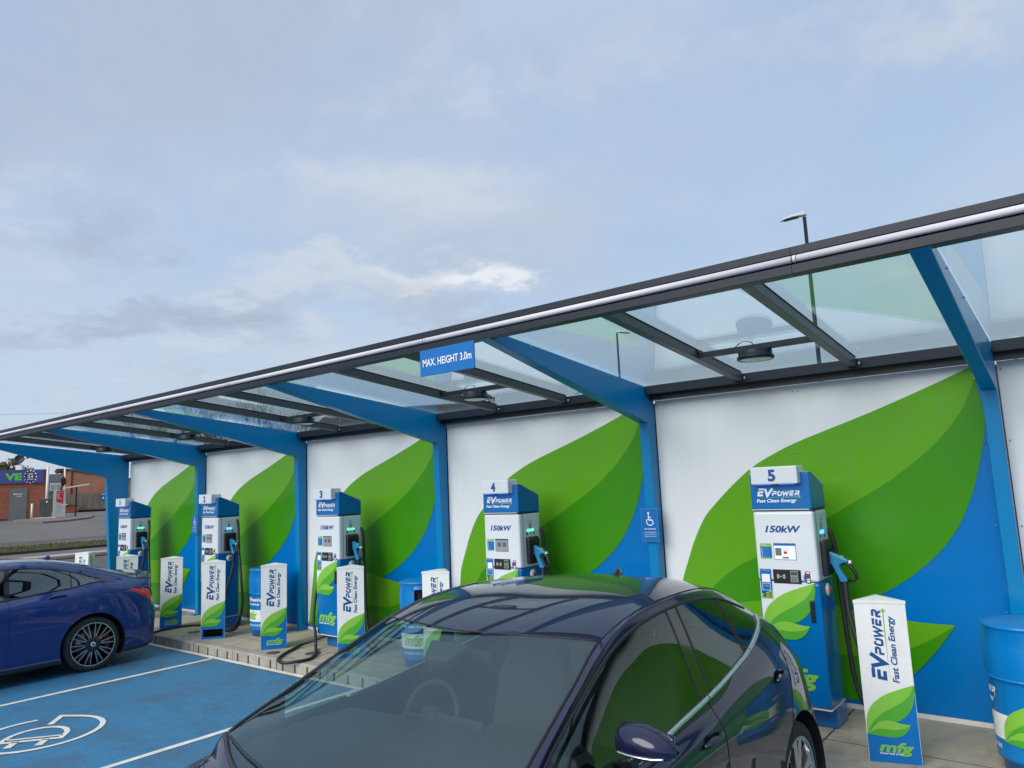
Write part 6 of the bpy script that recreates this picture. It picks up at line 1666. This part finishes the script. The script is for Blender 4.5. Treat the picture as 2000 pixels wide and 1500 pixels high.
mb = MB(); mb.prism([(-0.05, 1.86), (1.42, 2.08), (1.42, 2.16), (-0.05, 1.95)], -0.6, 0.9, 'white_pvc'); mb.build('roof', jw, fix='closed')
mb = MB(); mb.box((0.70, 0.0, 0), (0.79, 0.1, 1.96), 'black'); mb.box((-0.16, 0.0, 0), (-0.04, 0.14, 2.0), 'black'); mb.build('post', jw)
mb = MB()
for q in range(26):
    a = rnd.uniform(0, 2 * PI); r = rnd.uniform(0.03, 0.14)
    mb.tube(cr([(-0.05, 0, 2.75), (-0.02 + r * math.cos(a), r * math.sin(a), 2.5), (-0.0 + r * math.cos(a + .6), r * math.sin(a + .6), 2.25), (-0.06, 0.02, 2.0)], 4), 0.022, 'black', 6)
mb.build('hose_bundle', jw)
mb = MB(); mb.tube([(-0.08, 0.05, 1.9), (-0.06, 0.05, 2.8)], 0.03, 'black', 8); mb.build('hose_arm', jw)
# --- white lamp pole, low wall, flower tubs
pl = tube_thing('white_pole', [(-68.0, 23.4, 1.9), (-67.75, 23.2, 6.2)], 0.09, 'white_pvc', 'slim white pole in front of the orange brick house', 'pole', seg=10)
P1 = Vector((-68.1, 23.35, GZ)); far = empty('brick_house', P1, ang2); tag(far, 'orange brick house end wall with dark roof verge, behind the wooden fence', 'house')
mb = MB(); mb.prism([(0.25, 0), (6.5, 0), (6.5, 3.2), (0.25, 4.45)], 1.2, 9, 'brick_pale'); mb.build('wall', far, fix='closed')
mb = MB(); mb.prism([(-0.75, 4.60), (0.1, 4.62), (6.6, 3.32), (6.6, 3.2), (0.2, 4.44), (-0.55, 4.35)], 1.05, 9.2, 'roof_tile'); mb.build('roof', far, fix='closed')
mb = MB(); mb.box((-0.10, 1.3, 0), (0.25, 9, 4.4), 'brick'); mb.box((0.62, 1.12, 1.2), (0.72, 1.19, 4.3), 'black'); mb.build('side_wall', far)
fn = empty('wooden_fence', P1, ang2); tag(fn, 'weathered grey brown board fence in front of the orange brick house', 'fence')
mb = MB()
for q in range(44):
    x = 0.0 + q * 0.145; h = 1.92 + rnd.uniform(-0.02, 0.02)
    mb.box((x, 0.8 + rnd.uniform(0, 0.015), 0.25), (x + 0.137, 0.83, h), 'wood')
ob = mb.build('fence_boards', fn); tag(ob, kind='stuff')
mb = MB(); mb.box((0, 0.78, 0.0), (6.4, 0.85, 0.25), 'dark_edge'); mb.build('gravel_board', fn)
sgn = empty('blue_notice', P1 + Vector((math.cos(ang2) * 3.65 - math.sin(ang2) * 0.72, math.sin(ang2) * 3.65 + math.cos(ang2) * 0.72, 1.25)), ang2); tag(sgn, 'small blue notice fixed high on the wooden fence', 'sign')
mb = MB(); mb.box((-0.26, 0, -0.05), (0.16, 0.03, 0.62), 'blue_print'); mb.build('board', sgn)
mb = MB(); T = Matrix.Translation((0, -0.01, 0)); mb.flat([(-0.17, 0.05), (0.06, 0.05), (0.02, 0.16), (-0.05, 0.28), (-0.1, 0.18)], 'white_text', T); mb.flat([(-0.2, 0.50), (0.1, 0.50), (0.1, 0.56), (-0.2, 0.56)], 'white_text', T); mb.build('print', sgn)
lw = empty('low_brick_wall', Vector((-68.3, 23.2, GZ)), ang2); tag(lw, 'low red brick wall with dark coping at the foot of the fence', 'wall')
mb = MB(); mb.box((0, 0, 0.08), (1.55, 0.4, 0.72), 'brick'); mb.build('wall', lw)
mb = MB(); mb.box((-0.03, -0.03, 0.72), (1.6, 0.45, 0.79), 'dark_edge'); mb.build('coping', lw)
for xx, w, h, lb in ((0.27, 0.2, 0.30, 'taller white tub standing on the low brick wall'), (0.55, 0.22, 0.12, 'smaller white tub lying on the low brick wall')):
    mb = MB(); mb.lathe([(0, 0), (w * .42, 0), (w / 2, h), (w * .45, h), (0, h * .9)], 'white_pvc', 14); o = mb.build('plant_tub'); o.location = P1 + ux * xx - Vector((0.2, 0.15, 0)) + Vector((0, 0, 0.79)); tag(o, lb, 'tub')
# verge of rough grass by the fence
mb = MB(); v = []; 
for i in range(13):
    for j in range(2):
        p = P1 + ux * (1.6 + i * 0.35) + Vector((0.62, -0.78, 0)) * (j * -1.0 + 0.9 * 1)
        v.append((p.x, p.y, GZ + 0.05 + 0.12 * (1 - j) + rnd.uniform(0, 0.05)))
mb.add(v, [(2 * i, 2 * i + 1, 2 * i + 3, 2 * i + 2) for i in range(12)], 'soil'); o = mb.build('grass_bank'); tag(o, kind='structure')
# grey-roofed house with conservatory further back
gh = empty('grey_roofed_house', (-91.6, 30.3, GZ), ang2); tag(gh, 'distant house with dark grey roof and white conservatory windows', 'house')
mb = MB(); mb.box((-1.5, 0.6, 0), (4.5, 8, 4.0), 'render_grey'); mb.build('wall', gh)
mb = MB(); mb.prism([(-0.2, 3.78), (2.2, 4.7), (2.6, 4.9), (-1.2, 4.9)], 0, 1, 'roof_tile', Matrix.Translation((0, 0, 0))) if False else mb.prism([(0.2, 3.75), (3.5, 5.0), (6.5, 3.75)], -1.8, 4.8, 'roof_tile', axes='yz'); mb.build('roof', gh, fix='closed')
for q in range(4):
    mb = MB(); mb.box((-0.2 + q * 0.66, -0.1, 2.7), (0.42 + q * 0.66, 0.0, 3.7), 'white_pvc'); w_ = mb.build('window', gh)
    mb = MB(); mb.box((-0.12 + q * 0.66, -0.13, 2.8), (0.34 + q * 0.66, -0.101, 3.55), 'card_grey'); mb.build('pane', w_)

# --- trees
def bare_tree(x, y, h, label, seed, spread=1.0, leafy=0.0, k='bare', leafk='leafs', trunk_h=0.25, z0=None, dens=7, group='trees behind the wall'):
    rn = random.Random(seed)
    o = empty('tree', (x, y, gz(x) if z0 is None else z0)); tag(o, label, 'tree', group)
    tr_ = MB(); cr_ = MB(); lf = MB()
    def branch(p, d, L, r, lv):
        n = 4; pts = [p]
        for i in range(n):
            d = (d + Vector((rn.uniform(-.18, .18), rn.uniform(-.18, .18), rn.uniform(-.02, .14)))).normalized()
            pts.append(pts[-1] + d * L / n)
        tgt = tr_ if lv < 1 else cr_
        tgt.tube(pts, r, 'bark' if lv < 1 else k, 6 if lv < 2 else 3, rs=[r * (1 - 0.55 * i / n) for i in range(n + 1)], caps=False)
        if lv >= 4:
            if leafy and rn.random() < leafy:
                for q in range(7):
                    c = pts[rn.randint(1, n)] + Vector((rn.gauss(0, .22), rn.gauss(0, .22), rn.gauss(0, .18)))
                    s = rn.uniform(.06, .15); a = Vector((rn.gauss(0, 1), rn.gauss(0, 1), rn.gauss(0, 1))).normalized(); b = a.orthogonal().normalized()
                    lf.add([c + a * s, c + b * s, c - a * s, c - b * s], [(0, 1, 2, 3)], leafk)
            return
        m = [0, dens, 5, 4, 4][lv + 1] if lv + 1 < 5 else 3
        for q in range(m):
            f = rn.uniform(0.35, 1.0) if lv else rn.uniform(0.55, 1.0)
            i = min(int(f * n), n - 1); pp = pts[i].lerp(pts[i + 1], f * n - i)
            a = rn.uniform(0, 2 * PI); tilt = rn.uniform(0.35, 0.95) * spread
            side = Vector((math.cos(a), math.sin(a), 0)); dd = (d * math.cos(tilt) + side * math.sin(tilt) + Vector((0, 0, .15))).normalized()
            branch(pp, dd, L * rn.uniform(0.48, 0.68), r * 0.42, lv + 1)
        if lv: branch(pts[-1], d, L * 0.6, r * 0.45, lv + 1)
    branch(Vector((0, 0, 0)), Vector((0, 0, 1)), h * 0.48, h * 0.022, 0)
    tr_.build('trunk', o); cr_.build('crown', o)
    if lf.v: lf.build('foliage', o)
    return o
bare_tree(-45.5, 21.5, 9.0, 'bare winter tree seen through the far left end of the glass roof', 11)
bare_tree(-42.0, 25.0, 9.8, 'tall bare winter tree seen through the glass roof above chargers 1 and 2', 12)
bare_tree(-38.0, 27.8, 9.3, 'spreading bare winter tree right of the tallest one, through the glass roof', 13)
bare_tree(-35.5, 28.5, 8.2, 'smaller bare winter tree at the right of the group behind the canopy', 14)
bare_tree(-56.5, 13.6, 4.1, 'dull green and brown leafy tree behind the brick shop sign', 15, leafy=0.9, spread=1.1, dens=9, group='trees beyond the shop')
def leafy(x, y, z0, rx, rz, label, seed, k='leafs_dark', n=5200):
    rn = random.Random(seed); o = empty('tree', (x, y, z0)); tag(o, label, 'tree', 'leafy trees')
    mb = MB(); mb.tube([(0, 0, 0), (0.1, 0, rz * 0.9)], 0.16, 'bark', 8, rs=[0.2, 0.08]); mb.build('trunk', o)
    mb = MB()
    cl = [(Vector((rn.gauss(0, rx * .45), rn.gauss(0, rx * .45), rz * rn.uniform(.45, 1.45))), rn.uniform(.25, .55) * rx) for _ in range(26)]
    for i in range(n):
        c, r = rn.choice(cl); d = Vector((rn.gauss(0, 1), rn.gauss(0, 1), rn.gauss(0, 1))).normalized(); p = c + d * r * rn.uniform(.7, 1.05)
        s = rn.uniform(.05, .13); a = Vector((rn.gauss(0, 1), rn.gauss(0, 1), rn.gauss(0, 1))).normalized(); b = a.cross(d)
        b = b.normalized() if b.length > 1e-3 else a.orthogonal()
        mb.add([p + a * s, p + b * s, p - a * s, p - b * s], [(0, 1, 2, 3)], k)
    mb.build('crown', o); return o
leafy(-54.8, 14.0, 2.0, 1.35, 2.4, 'rounded dark green tree rising behind the shop sign board', 5, k='leafs', n=6500)
leafy(-23.9, 38.6, 3.2, 1.5, 4.0, 'dark evergreen tree seen through the glass roof above charger 4', 6)

# --- buildings glimpsed through the glass roof
hb = empty('rear_house', (-14.5, 20.2, 0), R_(30)); tag(hb, 'dark tiled house roof with one white window seen through the glass above charger 3', 'house')
mb = MB(); mb.box((-4.5, 0, 0), (4.5, 6, 5.6), 'render_grey'); mb.build('wall', hb)
mb = MB(); mb.prism([(-0.3, 5.55), (3.0, 7.0), (6.3, 5.55)], -4.8, 4.8, 'roof_tile', axes='yz'); mb.build('roof', hb, fix='closed')
mb = MB(); mb.box((-0.95, 0.35, 5.75), (-0.45, 0.9, 6.4), 'white_pvc'); w_ = mb.build('roof_window', hb)
def aerial(x, y, z0, h, label):
    o = empty('tv_aerial', (x, y, z0)); tag(o, label, 'aerial', 'television aerials on the roofs behind')
    mb = MB(); mb.tube([(0, 0, 0), (0, 0, h)], 0.02, 'black', 6); mb.build('mast', o)
    mb = MB(); mb.tube([(-0.35, 0, h - 0.15), (0.45, 0, h + 0.05)], 0.015, 'black', 6)
    for q in range(8):
        xx = -0.3 + q * 0.1; zz = h - 0.15 + (xx + 0.35) * 0.25; l = 0.12 + 0.015 * q
        mb.tube([(xx, -l, zz), (xx, l, zz)], 0.008, 'black', 4)
    mb.build('array', o); return o
hc = empty('chimney_house', (-11.0, 33.5, 0), R_(30)); tag(hc, 'house with a single brick chimney behind the wall above charger 4', 'house')
mb = MB(); mb.box((-5, 0, 0), (5, 6, 5.0), 'render_grey'); mb.build('wall', hc)
mb = MB(); mb.prism([(-0.3, 4.95), (3, 6.5), (6.3, 4.95)], -5.3, 5.3, 'roof_tile', axes='yz'); rf = mb.build('roof', hc, fix='closed')
mb = MB(); mb.box((0.4, 2.7, 6.1), (1.0, 3.3, 7.35), 'brick'); mb.box((0.5, 2.85, 7.35), (0.9, 3.15, 7.5), 'brick_pale'); mb.build('chimney', rf)
aerial(-12.25, 33.0, 6.0, 1.85, 'left hand television aerial above the rear beam over charger 4')
aerial(-11.2, 33.9, 6.0, 2.15, 'right hand television aerial next to the chimney over charger 4')
# --- street lamps
def lamp_post(x, y, top, label, az, z0=0.0, s=1.0):
    o = empty('street_lamp', (x, y, z0), az); tag(o, label, 'street lamp', 'street lamps behind the canopy')
    mb = MB(); mb.tube([(0, 0, 0), (0, 0, 1.2), (0, 0, 1.25), (0, 0, top)], 0.06, 'dark_metal', 12, rs=[0.09 * s, 0.09 * s, 0.06 * s, 0.045 * s]); mb.build('post', o)
    mb = MB()
    secs = [(-0.06, 0.04, 0.05, 0.02), (0.04, 0.07, 0.09, 0.02), (0.16, 0.09, 0.085, 0.01), (0.32, 0.12, 0.07, -0.015), (0.50, 0.105, 0.045, -0.05), (0.60, 0.03, 0.012, -0.08)]
    v = []
    for x_, w_, h_, dz in secs:
        for j in range(12):
            a = 2 * PI * j / 12; v.append((x_ * s, w_ * math.cos(a) * s, (h_ * (math.sin(a) if math.sin(a) > 0 else 0.35 * math.sin(a)) + dz + 0.03) * s + top))
    f = [(i * 12 + j, i * 12 + (j + 1) % 12, (i + 1) * 12 + (j + 1) % 12, (i + 1) * 12 + j) for i in range(5) for j in range(12)] + [list(range(12))[::-1], [60 + j for j in range(12)]]
    mb.add(v, f, 'totem_white', smooth=True); hd = mb.build('lamp_head', o)
    mb = MB(); mb.add([(0.14 * s, -0.06 * s, top + 0.002 * s), (0.14 * s, 0.06 * s, top + 0.002 * s), (0.5 * s, 0.07 * s, top - 0.048 * s), (0.5 * s, -0.07 * s, top - 0.048 * s)], [(0, 1, 2, 3)], 'black'); mb.build('lamp_glass', hd)
    mb = MB(); mb.tube([(0.2 * s, 0, top + 0.06 * s), (0.2 * s, 0, top + 0.12 * s)], 0.02 * s, 'black', 6); mb.build('photocell', hd)
    return o
lamp_post(9.39, 15.40, 9.78, 'nearest street lamp, standing above the canopy roof to the right', R_(205), s=1.15)
lamp_post(-4.36, 27.6, 10.15, 'thin distant street lamp seen through the glass left of the near ceiling lamp', R_(28), s=1.25)
lamp_post(12.55, 41.3, 8.85, 'street lamp whose pale head shows just above the rear beam at the right edge', R_(15), s=1.7)
# overhead wire
tube_thing('overhead_wire', cr([(-62, 2, 9.6), (-50, 17, 9.55), (-38, 30, 10.0)], 8), 0.012, 'black', 'thin overhead wire crossing the sky above the far end of the canopy', 'wire', seg=4)
# hide nothing behind: the rear yard is plain asphalt
